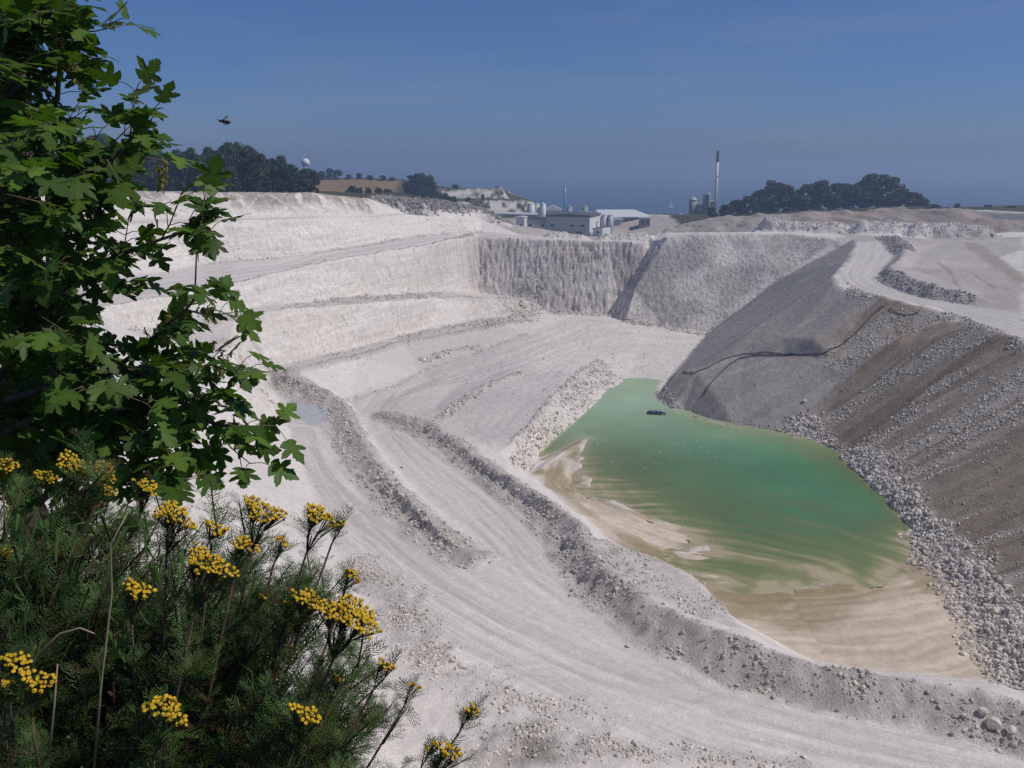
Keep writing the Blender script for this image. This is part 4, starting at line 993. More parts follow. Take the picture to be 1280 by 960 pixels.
def dome():
    Y = 430; p = Dp(382,203.5,Y); zg = gz(p[0],p[1])
    t = thing('radar_dome', 'white radar dome showing over the end of the dark wood', 'dome', (p[0],p[1],zg)); h = p[2]-zg; r = 5*PXM(Y)
    b = MB(); b.lathe([(r*math.cos(a),h+r*math.sin(a)) for a in np.linspace(-.9,1.5,9)], 18); b.build('dome', M_white, t, True)
    b = MB()
    for sx,sy in ((-1,-1),(1,-1),(1,1),(-1,1)): b.tube([(sx*1.4,sy*1.4,0),(sx*.9,sy*.9,h-r*.78)],.12,4)
    for k in range(4): z = h*(k+.5)/4.6; b.box(-1.3,1.3,-1.3,1.3,z,z+.12)
    b.build('tower', M_steel, t)
dome()
def boat():
    p = Dp(838.7,261,1480); z = -70 - 1480**2/12.74e6; p = p*(z/p[2])
    t = thing('sailing_boat', 'tiny sailing boat with a single white sail out on the sea', 'boat', (p[0],p[1],z), .4)
    k = PXM(p[1])
    b = MB(); n = 9; hv = []
    for i in range(n):
        u = i/(n-1); w = 1.3*math.sin(math.pi*min(1,.18+u*.82)) ; x = -4.5+9*u
        hv += [(x,-w,.9),(x,0,-.4),(x,w,.9)]
    b.add(hv, [(3*i+j,3*i+3+j,3*i+4+j,3*i+1+j) for i in range(n-1) for j in (0,1)] + [(3*i,3*i+2,3*i+5,3*i+3) for i in range(n-1)]); b.build('hull', M_white, t)
    hh = 11*k
    b = MB(); b.tube([(.3,0,.8),(.3,0,hh)],.1,5); b.tube([(.3,0,1.6),(-3.6,0,1.7)],.08,5); b.build('mast', M_steel, t)
    b = MB(); b.add([(.15,0,1.9),(-3.5,.25,1.9),(-2.1,.4,hh*.5),(.15,0,hh*.97),(.15,.03,1.9),(-3.5,.28,1.9),(-2.1,.43,hh*.5),(.15,.03,hh*.97)], [(0,1,2,3),(7,6,5,4)]); b.build('mainsail', M_white, t)
    b = MB(); b.add([(.5,0,hh*.8),(4.2,0,1.1),(1.0,.35,1.9),(.5,.03,hh*.8),(4.2,.03,1.1),(1.0,.38,1.9)], [(0,1,2),(5,4,3)]); b.build('jib', M_white, t)
boat()
def digger():
    p = Dp(780,291,404); z = gz(p[0],p[1])
    t = thing('excavator', 'small orange excavator working behind the rubble heap at the pit rim', 'excavator', (p[0],p[1],z), math.radians(15))
    for y in (-1.1,.6):
        b = MB(); b.prism([(-1.9,.1),(1.9,.1),(2.2,.5),(1.9,.9),(-1.9,.9),(-2.2,.5)], y, y+.55); b.build('track', M_black, t)
    b = MB(); b.prism([(-2.0,1.05),(1.5,1.05),(1.5,1.9),(-1.2,2.2),(-2.0,2.0)], -1.25, 1.25); b.build('body', M_orange, t, bevel=.06)
    b = MB(); b.prism([(.1,1.95),(1.5,1.95),(1.25,3.1),(.2,3.1)], -1.2, -.1); b.build('cab', M_orange, t, bevel=.05)
    b = MB(); b.prism([(.25,2.2),(1.35,2.2),(1.15,2.95),(.3,2.95)], -1.26, -1.205); b.build('cab_window', M_glass, t)
    b = MB(); b.tube([(1.2,.4,1.7),(2.6,.4,3.6),(4.4,.4,3.7)],[.28,.3,.2],4); b.build('boom', M_orange, t)
    b = MB(); b.tube([(4.4,.4,3.8),(5.1,.4,1.6)],[.22,.14],4); b.build('arm', M_orange, t)
    b = MB(); b.prism([(4.7,1.6),(5.5,1.6),(5.6,.9),(5.0,.6),(4.5,1.0)], -.1, .9); b.build('bucket', M_dark, t)
digger()

# ------------------------------------------------------------------ distant trees
def leaf_mat(name, trans=.25, rough=.5):
    m, nt, b = mat_new(name); N = nt.nodes; L = nt.links
    at = N.new('ShaderNodeAttribute'); at.attribute_name = 'tint'
    L.new(at.outputs['Color'], b.inputs['Base Color']); b.inputs['Roughness'].default_value = rough; b.inputs['Specular IOR Level'].default_value = .22
    tr = N.new('ShaderNodeBsdfTranslucent'); sc = N.new('ShaderNodeVectorMath'); sc.operation = 'MULTIPLY'; sc.inputs[1].default_value = (1.3,1.5,.5)
    L.new(at.outputs['Color'], sc.inputs[0]); L.new(sc.outputs['Vector'], tr.inputs['Color'])
    mx = N.new('ShaderNodeMixShader'); mx.inputs[0].default_value = trans
    L.new(b.outputs[0], mx.inputs[1]); L.new(tr.outputs[0], mx.inputs[2]); L.new(mx.outputs[0], N['Material Output'].inputs['Surface'])
    return m
M_leaf = leaf_mat('tree_leaves', .2)
M_bark = plain('grey_bark', (.09,.075,.06), .9, .3, 4, .5)
def quads_at(P, Nrm, size, g):
    """leaf faces: 5-gon like quads at P with normals Nrm"""
    n = len(P); a = g.normal(size=(n,3)); u = np.cross(Nrm, a); u /= np.linalg.norm(u,axis=1)[:,None]+1e-9; w = np.cross(Nrm, u)
    s = size[:,None]
    V = np.stack([P+u*s*.6, P+w*s*.42+Nrm*s*.12, P-u*s*.6, P-w*s*.42-Nrm*s*.08], 1)
    return V.reshape(-1,3), np.arange(4*n).reshape(n,4)
def crown_mesh(name, g, rad, hgt, z0, nclump, nleaf, lsize, col):
    Ps, Ns, S, Cc = [], [], [], []
    for k in range(nclump):
        th = g.uniform(0,2*math.pi); u = g.uniform(0,1); zz_ = z0 + hgt*(.12+.80*u)
        prof = math.sqrt(max(.05, 1-((u-.38)/.66)**2))
        rr_ = rad*prof*g.uniform(.35,.80); c = np.array([rr_*math.cos(th), rr_*math.sin(th), zz_])
        cr = rad*g.uniform(.26,.42)
        d = g.normal(size=(nleaf,3)); d /= np.linalg.norm(d,axis=1)[:,None]
        Ps.append(c + d*cr*(g.random((nleaf,1))**.35)*np.array([1,1,.8])); nn_ = d + g.normal(size=(nleaf,3))*.5 + np.array([0,0,.35])
        Ns.append(nn_/np.linalg.norm(nn_,axis=1)[:,None]); S.append(lsize*g.uniform(.6,1.3,nleaf)); Cc.append(np.array(col)*g.uniform(.75,1.3)*g.uniform(.75,1.25,(nleaf,1)))
    V, Fq = quads_at(np.vstack(Ps), np.vstack(Ns), np.concatenate(S), g)
    me = mesh_np(name, V, Fq, M_leaf, False); col_attr(me, 'tint', np.repeat(np.vstack(Cc),4,0)); return me
def trunk_mesh(name, g, h, r):
    b = MB(); top = np.array([g.uniform(-.3,.3),g.uniform(-.3,.3),h*.8])
    b.tube([(0,0,-.6),(0,0,.3),top*.5,top],[r*1.5,r,r*.7,r*.25],7)
    for k in range(5):
        u = g.uniform(.35,.7); th = g.uniform(0,6.28); p = top*u
        b.tube([p, p+np.array([math.cos(th)*h*.12,math.sin(th)*h*.12,h*.08]), p+np.array([math.cos(th)*h*.22,math.sin(th)*h*.22,h*.2])],[r*.4,r*.25,r*.1],5)
    return b.mesh(name, M_bark, True)
g_t = np.random.default_rng(21)
TREE = []
for k in range(5):
    TREE.append((trunk_mesh('trunk', g_t, 10, .26), crown_mesh('crown', g_t, 3.5, 9.8, .1, 34, 85, .62, (.044,.070,.026))))
BUSH = [crown_mesh('crown', g_t, 2.2, 3.0, -.3, 12, 80, .42, (.04,.055,.022)) for k in range(3)]
def tree(px, ptop, pbase, Y, wpx, label, group, name='broadleaf_tree'):
    p = Dp(px, pbase, Y); zg = gz(p[0], p[1]); h = max(2.0, Dp(px, ptop, Y)[2] - zg); k = rnd.randrange(5)
    t = thing(name, label, 'tree', (p[0], p[1], zg), rnd.uniform(0,6.28), group)
    w = wpx*PXM(Y)/2
    t.scale = (w/3.7, w/3.7, h/9.8)
    link('trunk', TREE[k][0], t); link('crown', TREE[k][1], t)
def bush(px, ptop, Y, wpx, label, group=None, name='bush'):
    p = Dp(px, ptop+5, Y); zg = gz(p[0], p[1]); h = min(7.0, max(.8, Dp(px, ptop, Y)[2]-zg))
    o = link(name, BUSH[rnd.randrange(3)], None, (p[0],p[1],zg)); w = wpx*PXM(Y)/2
    o.rotation_euler = (0,0,rnd.uniform(0,6)); o.scale = (w/2.2,w/2.2,h/2.7); tag(o,label,'bush',group)
prof = [(20,180),(60,178),(90,174),(118,167),(137,168),(160,182),(190,186),(225,182),(255,184),(285,178),(305,177),(325,186),(345,190),(362,202),(384,211)]
for i in range(44):
    px = 10 + 378*i/43 + rnd.uniform(-4,4); top = np.interp(px, *zip(*prof)) + rnd.choice((0,0,2,5,9)) + rnd.uniform(-1.5,2)
    Y = rnd.uniform(318,350) if i % 2 else rnd.uniform(300,316)
    if px > 340: Y = rnd.uniform(322,338)
    tree(px, top, 238, Y, rnd.uniform(26,40), 'dark broadleaf tree in the dense wood on the left rim', 'trees of the wood on the left rim')
# low margin of the wood
for i in range(26):
    px = 60 + 330*i/25; bush(px, rnd.uniform(222,229), 298+rnd.uniform(0,6)+(8 if px>330 else 0), rnd.uniform(14,26), 'low dark shrub along the foot of the wood on the left rim', 'shrubs at the foot of the wood')
for px, top, w, Y in ((908,256,22,470),(922,250,26,476),(936,245,26,468),(950,236,30,472),(966,225,36,474),(980,231,30,468),(994,236,28,480),(1008,229,30,472),(1026,225,32,470),(1043,228,30,476),(1056,229,30,472),(1066,232,26,466),(1074,226,30,478),(1096,214,58,472),(1112,220,40,478),(1120,232,30,470),(1138,240,32,468),(1150,247,22,470),(1000,244,30,462),(960,246,30,462),(1040,242,32,462),(1080,240,34,462)):
    lb = {1096:'largest rounded tree standing above the right copse', 908:'small low tree at the left tip of the right copse', 1150:'small dark tree at the right tip of the right copse'}.get(px, 'hazy green broadleaf tree in the copse on the right skyline')
    tree(px, top, 262, Y, w, lb, 'trees of the right copse')
for px, top, w, Y in ((402,213,12,640),(413,210,12,640),(423,212,14,640),(436,218,8,640),(449,215.5,8,640),(462,219,12,640),(478,219,10,640),(490,221,8,640)):
    tree(px, top, 222, Y, w, 'distant tree in the hedge line above the brown field', 'hedge trees above the field')
for px, top, w, Y in ((514,218,22,560),(525,215.5,26,560),(536,219,20,562)):
    tree(px, top, 232, Y, w, 'distant dark tree in the clump right of the brown field', 'clump right of the field')
for px, top, w, Y in ((441,230,18,455),(450,231,12,457),(459,230,12,455),(472,236,14,450),(485,237,16,455),(496,223,20,470),(504,226,22,470),(490,234,18,462),(512,238,18,470),(524,234,22,480),(536,236,20,490),(545,228,18,560),(555,225,18,565),(563,229,14,565),(579,221,16,622),(570,225,16,622),(590,226,18,622),(600,222,18,624),(612,223.5,16,624),(621,229,10,624),(552,240,16,560),(568,240,10,575),(603,243,6,592),(540,246,18,520),(586,247,10,592)):
    bush(px, top, Y, w, 'green scrub bush on the slope around the old chalk cliff', 'scrub around the old cliff')
for px, top, w, Y in ((1165,255,18,432),(1196,254.5,10,432),(1235,256,12,430),(1265,257.5,16,430)):
    bush(px, top, Y, w, 'low scrub on the brown rim right of the copse', 'scrub right of the copse')
for i in range(14):
    px = 890+ i*19; bush(px, 258+rnd.uniform(-1,3)-max(0,(px-1000)*.02), 456, 16, 'low dark scrub at the foot of the right copse', 'scrub under the right copse')

# ------------------------------------------------------------------ things in the pit
def drape(pts, r, lift=.12, step=.8):
    P = [hit(*p) for p in pts]; out = []
    for a, b in zip(P[:-1], P[1:]):
        n = max(1, int(np.hypot(*(b-a)[:2])/step))
        for k in range(n):
            q = a+(b-a)*k/n; out.append((q[0], q[1], gz(q[0],q[1])+r+lift))
    q = P[-1]; out.append((q[0],q[1],gz(q[0],q[1])+r+lift)); return out
M_pipe = plain('dusty_black_pipe', (.045,.04,.038), .7, .3, .5)
def pipe(pts, r, label, name='pipeline'):
    b = MB(); b.tube(drape(pts, r), r, 7); tag(b.build(name, M_pipe, None, True), label, 'pipe')
pipe(((879,500),(886,488),(904,468),(924,452),(942,447.5),(975,449),(1010,449),(1032,445),(1056,431),(1075,414),(1090,398),(1107,386)), .15, 'long black pipe crossing the grey hump and climbing the slope to the road')
pipe(((853,466),(868,470),(886,463),(905,453),(930,445),(958,444),(985,447),(1002,448.5)), .12, 'thinner dark pipe looping above the first along the ledge over the lake')
pipe(((1112,389),(1120,394),(1133,396),(1146,393),(1151,386)), .13, 'short dark hose sagging at the roadside above the brown slope', 'hose')
def plank():
    a, b_ = hit(881,522), hit(890,515); b = MB(); b.tube([a+np.array((0,0,.3)), b_+np.array((0,0,.5))], .16, 5); tag(b.build('pole', M_white), 'pale pole lying at the water edge below the black pipe', 'pole')
plank()
M_navy = plain('navy_float_plastic', (.03,.045,.085), .4, .2, 2)
M_pump = plain('pale_pump_housing', (.42,.47,.55), .45, .12, 2)
def raft():
    p = Zp(819,517,WZ); t = thing('pump_raft', 'dark blue pump raft floating alone on the green lake', 'raft', (p[0],p[1],WZ), math.radians(-12))
    for y in (-.95,.75):
        b = MB(); b.tube([(-2.2,y,.12),(-1.9,y,.1),(1.5,y,.1),(1.9,y,.12)],[.1,.3,.3,.12],10); b.build('pontoon', M_navy, t, True)
    b = MB(); b.box(-1.7,1.1,-1.1,.95,.38,.48); b.build('deck', M_navy, t)
    b = MB(); b.box(-1.2,-.1,-.6,.6,.484,1.15); b.build('pump_housing', M_pump, t, bevel=.08)
    b = MB(); b.tube([(.05,0,.75),(1.0,0,.75)],.3,12); b.build('motor', M_pump, t, True)
    b = MB()
    for x,y in ((-1.65,-1.0),(-1.65,.85),(1.0,-1.0),(1.0,.85)): b.tube([(x,y,.48),(x,y,1.35)],.04,5)
    b.tube([(-1.65,-1.0,1.35),(1.0,-1.0,1.35)],.04,5); b.tube([(-1.65,.85,1.35),(1.0,.85,1.35)],.04,5); b.build('railing', M_steel, t)
    for y in (-.45,.35):
        b = MB(); b.tube([(1.0,y,.6),(1.7,y*1.3,.35),(2.7,y*1.8,.1)],.13,7); b.build('hose', M_black, t, True)
raft()
def gulls():
    b = MB(); b.lathe([(.02,-.28),(.1,-.18),(.13,0),(.09,.16),(.03,.30)], 8)
    v = [(x, z, max(-.04,y*.8)+.08) for x,y,z in b.v]; b.v = v
    b.lathe([(.01,-.07),(.06,-.03),(.065,.02),(.02,.07)], 7, (0,-.26,.24))
    b.tube([(0,-.20,.12),(0,-.26,.22)],[.06,.045],6)
    base = b.mesh('floating_gull', M_white, True)
    pts = [(848,562),(803,554),(814,556),(830,553),(837,566),(846,556),(855,557),(860,566),(866,573),(876,560),(893,571),(782,575),(764,577),(747,556),(718,532),(820,580),(806,585),(878,535),(900,548),(790,560),(871,551),(884,566),(824,566),(838,575)]
    for i,(x,y) in enumerate(pts):
        p = Zp(x,y,WZ); o = link('floating_gull', base, None, (p[0],p[1],WZ)); o.rotation_euler = (0,0,rnd.uniform(0,6)); o.scale = (.8,.8,.8)
        tag(o, 'white gull resting on the green water of the lake', 'gull', 'gulls floating on the lake')
gulls()
# single boulders
def boulder_mesh(seed):
    g = np.random.default_rng(seed); bm = bmesh.new(); bmesh.ops.create_icosphere(bm, subdivisions=2, radius=.5)
    d = [Vector(g.normal(size=3)).normalized() for _ in range(9)]; c = g.uniform(.30,.44,9)
    for v in bm.verts:
        for n_, cc in zip(d, c):
            q = v.co.dot(n_)
            if q > cc: v.co -= n_*(q-cc)
        v.co += Vector(g.normal(size=3))*.012
    me = bpy.data.meshes.new('boulder'); bm.to_mesh(me); bm.free(); me.materials.append(MS)
    col_attr(me, 'tint', np.tile((.62,.565,.49),(len(me.vertices),1))); return me
BOUL = [boulder_mesh(40+k) for k in range(6)]
def boulder(x, y, s, label, group=None):
    o = link('boulder', BOUL[rnd.randrange(6)], None, (x,y,gz(x,y)+s*.22)); o.scale = (s*rnd.uniform(.9,1.3), s*rnd.uniform(.8,1.1), s*rnd.uniform(.65,.95)); o.rotation_euler = (rnd.uniform(-.3,.3),rnd.uniform(-.3,.3),rnd.uniform(0,6.28))
    return tag(o, label, 'boulder', group)
for px,py,s,lb in ((785,809,.75,'small white boulder lying alone on the haul road near the long berm'),(577,836,1.1,'pale boulder in the loose gravel beside the yellow flowers'),(566,830,.7,'smaller stone touching the pale boulder in the gravel'),
    (1005,507,1.2,'single round white boulder on the smooth grey hump above the lake'),(1242,905,1.9,'large grey boulder at the right end of the long berm'),(1262,918,1.3,'angular grey boulder at the roadside foot of the long berm'),(1228,893,1.2,'blocky stone half way up the right end of the berm'),
    (942,952,.6,'dark little stone on the haul road at the bottom edge of the view'),(1205,918,.5,'small stone on the outer edge of the haul road'),(503,585,.8,'flat chalk block on the top of the forked berm'),(472,602,.9,'chalk block tipped on the road side of the forked berm'),(862,520,.8,'pale stone at the tip of the grey hump by the water')):
    q = hit(px,py); boulder(q[0],q[1],s,lb)
r = scatter(m_shore*(YY<175), 190, .6, 1.25, np.random.default_rng(5), 1.3)
for (x,y,z), s in zip(r[0], r[1]): boulder(float(x), float(y), float(s), 'grey boulder in the heap of rocks along the right shore of the lake', 'boulders along the right shore')

# ------------------------------------------------------------------ sycamore beside the viewpoint
M_syc = leaf_mat('sycamore_leaf', .38, .5)
M_twig = plain('young_bark', (.075,.055,.035), .8, .3, 30, .3)
M_seed = leaf_mat('winged_seed', .3, .6)
g_s = np.random.default_rng(77)
HALF = [(0,-.02),(.10,-.09),(.22,-.05),(.30,-.02),(.40,.04),(.44,.10),(.37,.13),(.33,.18),(.22,.235),(.35,.235),(.43,.27),(.52,.30),(.58,.38),(.68,.45),(.60,.475),(.56,.52),(.47,.505),(.43,.535),(.30,.475),(.175,.45),(.225,.55),(.24,.62),(.31,.68),(.235,.71),(.22,.78),(.16,.80),(.125,.88),(.06,.93),(0,1.02)]
def leaf_proto(g):
    out = HALF + [(-x,y) for x,y in HALF[-2:0:-1]]
    out = np.array(out); n = len(out)
    out = out*(1 + g.uniform(-.05,.05,(n,1)))
    mid = np.array([(0,.12),(0,.3),(0,.55),(0,.8)])
    V2_ = np.vstack([[(0,.3)], out])
    x, y = V2_.T
    cup = g.uniform(-.05,.22); droop = g.uniform(.05,.35); tw = g.uniform(-.15,.15)
    z = cup*np.abs(x) - droop*(y**2)*.5 - .25*(np.abs(x)**2) + tw*x*y + .02*np.sin(9*x+g.uniform(0,6))*np.sin(8*y)
    V = np.stack([x,y,z],1)
    Fq = np.array([(0,i,i%n+1) for i in range(1,n+1)])
    return V, Fq
PROT = [leaf_proto(g_s) for _ in range(8)]
LV, LF, LC, lv_n = [], [], [], 0
PV = MB()
def put_leaf(pos, tip, nrm, size, col):
    """leaf base at pos, pointing along tip"""
    global lv_n
    V, Fq = PROT[g_s.integers(8)]
    y = tip/np.linalg.norm(tip); z = nrm - y*np.dot(nrm,y); z /= np.linalg.norm(z)+1e-9; x = np.cross(y,z)
    M = np.stack([x,y,z],0)
    LV.append((V*size)@M + pos); LF.append(Fq+lv_n); lv_n += len(V)
    c = np.tile(col,(len(V),1)); c[0] *= 1.25; LC.append(c)
def rndn(s): return g_s.normal(size=3)*s
TR = np.array((-2.75, 4.5, 0.0)); TR[2] = gz(TR[0],TR[1]) - .2
trunk_pts = [TR, TR+(.08,-.05,1.0), TR+(.22,-.1,2.2), TR+(.40,-.15,3.4), TR+(.52,-.2,4.6), TR+(.60,-.25,6.0)]
syc = thing('sycamore_tree', 'leafy green sycamore tree filling the left edge beside the viewpoint', 'tree', tuple(TR))
def rel(m): return [np.array(p)-TR for p in m]
b = MB(); b.tube(rel(trunk_pts), [.11,.09,.075,.06,.045,.02], 9); b.build('trunk', M_twig, syc, True)
# sprays: (depth Y, polyline of photo points) -> visible branches; leaves sit along them
SPR = [
 (3.7,[(20,330),(80,255),(125,215),(168,182)],.8), (3.6,[(10,420),(80,360),(135,325),(190,303),(243,285)],.75), (3.5,[(10,540),(90,500),(165,445),(220,400),(255,362)],.7),
 (3.4,[(30,640),(120,575),(190,540),(245,525),(300,535)],.8), (3.3,[(60,650),(130,610),(190,590),(235,600)],.7), (3.5,[(10,500),(90,475),(150,462),(215,468),(275,452)],.7),
 (3.9,[(10,260),(55,180),(72,120),(76,60),(84,-10)],.7), (4.0,[(-10,200),(12,130),(22,60),(20,0)],1), (3.8,[(-10,330),(40,280),(85,255),(115,235)],.9),
 (3.9,[(10,120),(50,95),(78,82),(98,56)],.25), (3.6,[(-10,480),(40,420),(80,385),(110,365)],.9), (3.5,[(-10,600),(60,560),(120,540),(160,505)],.9), (3.8,[(-10,240),(50,220),(95,190),(120,172)],.7),
 (3.6,[(110,560),(175,510),(215,490)],.6), (3.9,[(-10,60),(25,40),(55,20)],.9),
]
br_n = 0
DARK, LITE = np.array((.036,.078,.012)), np.array((.105,.180,.028))
def syc_color():
    return (DARK + (LITE-DARK)*g_s.random())*g_s.uniform(.8,1.2)
def leafy_twig(P, n, size, spread):
    """P polyline points (3d): opposite leaves on petioles"""
    seg = np.cumsum([0]+[np.linalg.norm(b_-a) for a,b_ in zip(P[:-1],P[1:])])
    for k in range(n):
        u = seg[-1]*(1-(k/n)**1.1*.95*(1-.0)) if n > 1 else seg[-1]
        i = min(np.searchsorted(seg,u,side='right')-1, len(P)-2); t = (u-seg[i])/max(seg[i+1]-seg[i],1e-6)
        p = P[i]+(P[i+1]-P[i])*t; d = P[i+1]-P[i]; d = d/np.linalg.norm(d)
        for s in (-1,1):
            side = np.cross(d,(0,0,1.0)); side /= np.linalg.norm(side)+1e-9
            out = d*.55 + side*s*g_s.uniform(.3,1.0) + np.array((0,0,g_s.uniform(-.25,.45))) + rndn(.25); out /= np.linalg.norm(out)
            L_ = g_s.uniform(.05,.12)*spread; e = p + out*L_
            PV.tube([p-TR, (p+e)/2+np.array((0,0,.008))-TR, e-TR], .0018, 4)
            tip = out + np.array((.10,-.12,-.30)) + rndn(.32)
            nr = np.array((.28,-.20,.88)) + rndn(.34)
            put_leaf(e-TR, tip, nr, size*g_s.uniform(.7,1.15), syc_color())
for Y, pts, dens in SPR:
    P = [Dp(x,y,Y+.06*math.sin(3*i+x)) for i,(x,y) in enumerate(pts)]
    z0 = np.clip(P[0][2]-.3, TR[2]+.6, TR[2]+5.5)
    tz = np.array([q[2] for q in trunk_pts]); root = np.array([np.interp(z0, tz, [q[j] for q in trunk_pts]) for j in range(3)])
    full = [root, (root+P[0])/2+np.array((0,0,.05))] + P
    b = MB(); b.tube(rel(full), list(np.linspace(.026,.004,len(full))), 6); b.build('branch', M_twig, syc, True)
    leafy_twig(P, int(9*dens)+2, .114, 1.0)
    # side twigs
    for i in range(len(P)-1):
        for _ in range(int(2.2*dens+.7)):
            a = P[i]+(P[i+1]-P[i])*g_s.random(); d = (P[i+1]-P[i]); d /= np.linalg.norm(d)
            e = a + (d*.7 + rndn(.55))*g_s.uniform(.14,.30)*(dens**.5)
            PV.tube([a-TR,(a+e)/2-TR+rndn(.01),e-TR],[.004,.003,.002],5)
            leafy_twig([a,(a+e)/2,e], 3, .108, .8)
# dense inner foliage on short shoots around the stem side
BLOB = [(10,30,36),(50,40,24),(10,100,36),(34,150,36),(10,190,50),(50,215,45),(90,225,28),(15,270,55),(60,290,45),(98,278,24),(10,340,55),(55,360,48),(95,330,26),(10,420,55),(55,425,45),(90,410,22),(10,490,55),(65,500,48),(110,505,30),(15,550,50),(75,560,42),(125,555,30),(165,545,26),(205,560,24),(180,500,24),(215,470,18),(145,600,26),(225,585,18),(150,222,14),(225,520,20),(35,60,35),(5,140,40),(75,160,20),(190,432,14),(150,480,18)]
for x,y,rpx in BLOB:
    n = max(2, int((rpx/15.5)**2*.95))
    for _ in range(n):
        a = g_s.uniform(0,6.28); q = rpx*math.sqrt(g_s.random()); Y = 3.75 + g_s.normal()*.28 - (.2 if x > 150 else 0)
        e = Dp(x+q*math.cos(a), y+q*math.sin(a)*.95, Y); a_ = e + np.array((-.12,.05,.02)) + rndn(.05)
        PV.tube([a_-TR,e-TR],[.003,.002],4)
        leafy_twig([a_,e], 1 if x > 130 else 2, .108, .7)
# shaded foliage deeper inside
for _ in range(620):
    x = g_s.uniform(-70,92); y = g_s.uniform(-40,600); 
    if y < 230 and x > 22: continue
    e = Dp(x, y, g_s.uniform(4.0,4.7)); put_leaf(e-TR, rndn(1)+np.array((.2,-.2,-.4)), np.array((.2,-.4,.7))+rndn(.4), .12*g_s.uniform(.8,1.2), syc_color())
me = mesh_np('crown', np.vstack(LV), np.vstack(LF), M_syc, True); col_attr(me, 'tint', np.vstack(LC)); link('crown', me, syc)
PV.build('twigs', plain('green_petiole', (.11,.085,.03), .6, .3, 20), syc, True)
# hanging bunches of winged seeds
def seed_bunch(px, py, Y, n):
    p0 = Dp(px,py,Y)-TR; V=[];Fq=[];c=[];k=0
    st = MB(); st.tube([p0+(0,0,.06), p0, p0-(0,0,.08)], .0016, 4)
    for i in range(n):
        s = p0 - np.array((0,0,.09*i/n)) + rndn(.012); d = rndn(.6)+np.array((0,0,-.7)); d/=np.linalg.norm(d); w = np.cross(d, rndn(1)); w/=np.linalg.norm(w)
        for sg in (-1,1):
            dd_ = d+w*sg*.45; dd_/=np.linalg.norm(dd_); e = np.cross(dd_, rndn(1)); e/=np.linalg.norm(e)
            L_ = g_s.uniform(.026,.036)
            V += [s, s+dd_*L_*.3+e*.004, s+dd_*L_*.75+e*.007, s+dd_*L_, s+dd_*L_*.7-e*.004, s+dd_*L_*.3-e*.003]; Fq += [(k,k+1,k+2),(k,k+2,k+3),(k,k+3,k+4),(k,k+4,k+5)]; k += 6
            c += [np.array((.20,.17,.05))*g_s.uniform(.7,1.3)]*6
    me = mesh_np('seed_cluster', np.array(V), np.array(Fq), M_seed); col_attr(me,'tint',np.array(c)); o = link('seed_cluster', me, syc)
for px,py,n in ((201,200,22),(66,30,16),(70,55,12),(92,72,10),(255,375,12),(270,430,10),(205,395,9),(255,118-20,0),(275,445,9),(175,385,8),(120,250,7),(232,445,8)):
    if n > 8: seed_bunch(px,py,3.45 if py>150 else 3.75,n)

# ------------------------------------------------------------------ tansies on the bank
M_tan = leaf_mat('tansy_leaf', .22, .55)
M_stem = plain('tansy_stem', (.075,.05,.025), .7, .35, 25)
M_yel = plain('tansy_yellow', (.62,.39,.012), .85, .38, 70, .6)
g_f = np.random.default_rng(99)
def fern_proto(g):
    """one feathery leaf, length 1 along +y"""
    V=[];Fq=[]
    def blade(a, b_, w, up):
        k=len(V); d=b_-a; s=np.cross(d,up); s/=np.linalg.norm(s)+1e-9
        V.extend([a-s*w*.5, a+s*w*.5, a+d*.55+s*w, b_, a+d*.55-s*w]); Fq.extend([(k,k+1,k+2),(k,k+2,k+3),(k,k+3,k+4),(k,k+4,k)] if False else [(k,k+1,k+2),(k,k+2,k+4),(k+4,k+2,k+3)])
    curve = g.uniform(.15,.5)
    def mid(t): return np.array((0, t, -curve*t*t*.6+.12*t))
    up = np.array((0,0,1.0))
    for i in range(6): blade(mid(i/6), mid((i+1)/6), .012, up)
    for i in range(7):
        t = .14+.82*i/7; L_ = .30*math.sin(math.pi*(.22+.70*i/7))+.03
        for s in (-1,1):
            a = mid(t); e = a+np.array((s*L_*.62, L_*.55, L_*g.uniform(-.15,.35))); e2 = e+np.array((s*L_*.16, L_*.42, L_*g.uniform(-.1,.2)))
            blade(a, e, .017, up); blade(e-(e-a)*.1, e2, .014, up)
    return np.array(V), np.array(Fq)
FERN = [fern_proto(g_f) for _ in range(5)]
class Foliage:
    def __init__(s): s.V=[]; s.F=[]; s.C=[]; s.n=0
    def leaf(s, pos, d, up, L_, col):
        V,Fq = FERN[g_f.integers(5)]
        y=d/np.linalg.norm(d); z=up-y*np.dot(up,y); z/=np.linalg.norm(z)+1e-9; x=np.cross(y,z)
        s.V.append((V*L_)@np.stack([x,y,z],0)+pos); s.F.append(Fq+s.n); s.n+=len(V); s.C.append(np.tile(col,(len(V),1)))
    def build(s, name, parent):
        me=mesh_np(name, np.vstack(s.V), np.vstack(s.F), M_tan); col_attr(me,'tint',np.vstack(s.C)); return link(name,me,parent)
GREEN = np.array((.045,.088,.021)); BROWN = np.array((.07,.04,.02))
def fcol():
    c = GREEN*g_f.uniform(.7,1.9)*np.array((g_f.uniform(.9,1.25),1,1))
    if g_f.random() < .16: c = BROWN*g_f.uniform(.7,1.6)
    return c
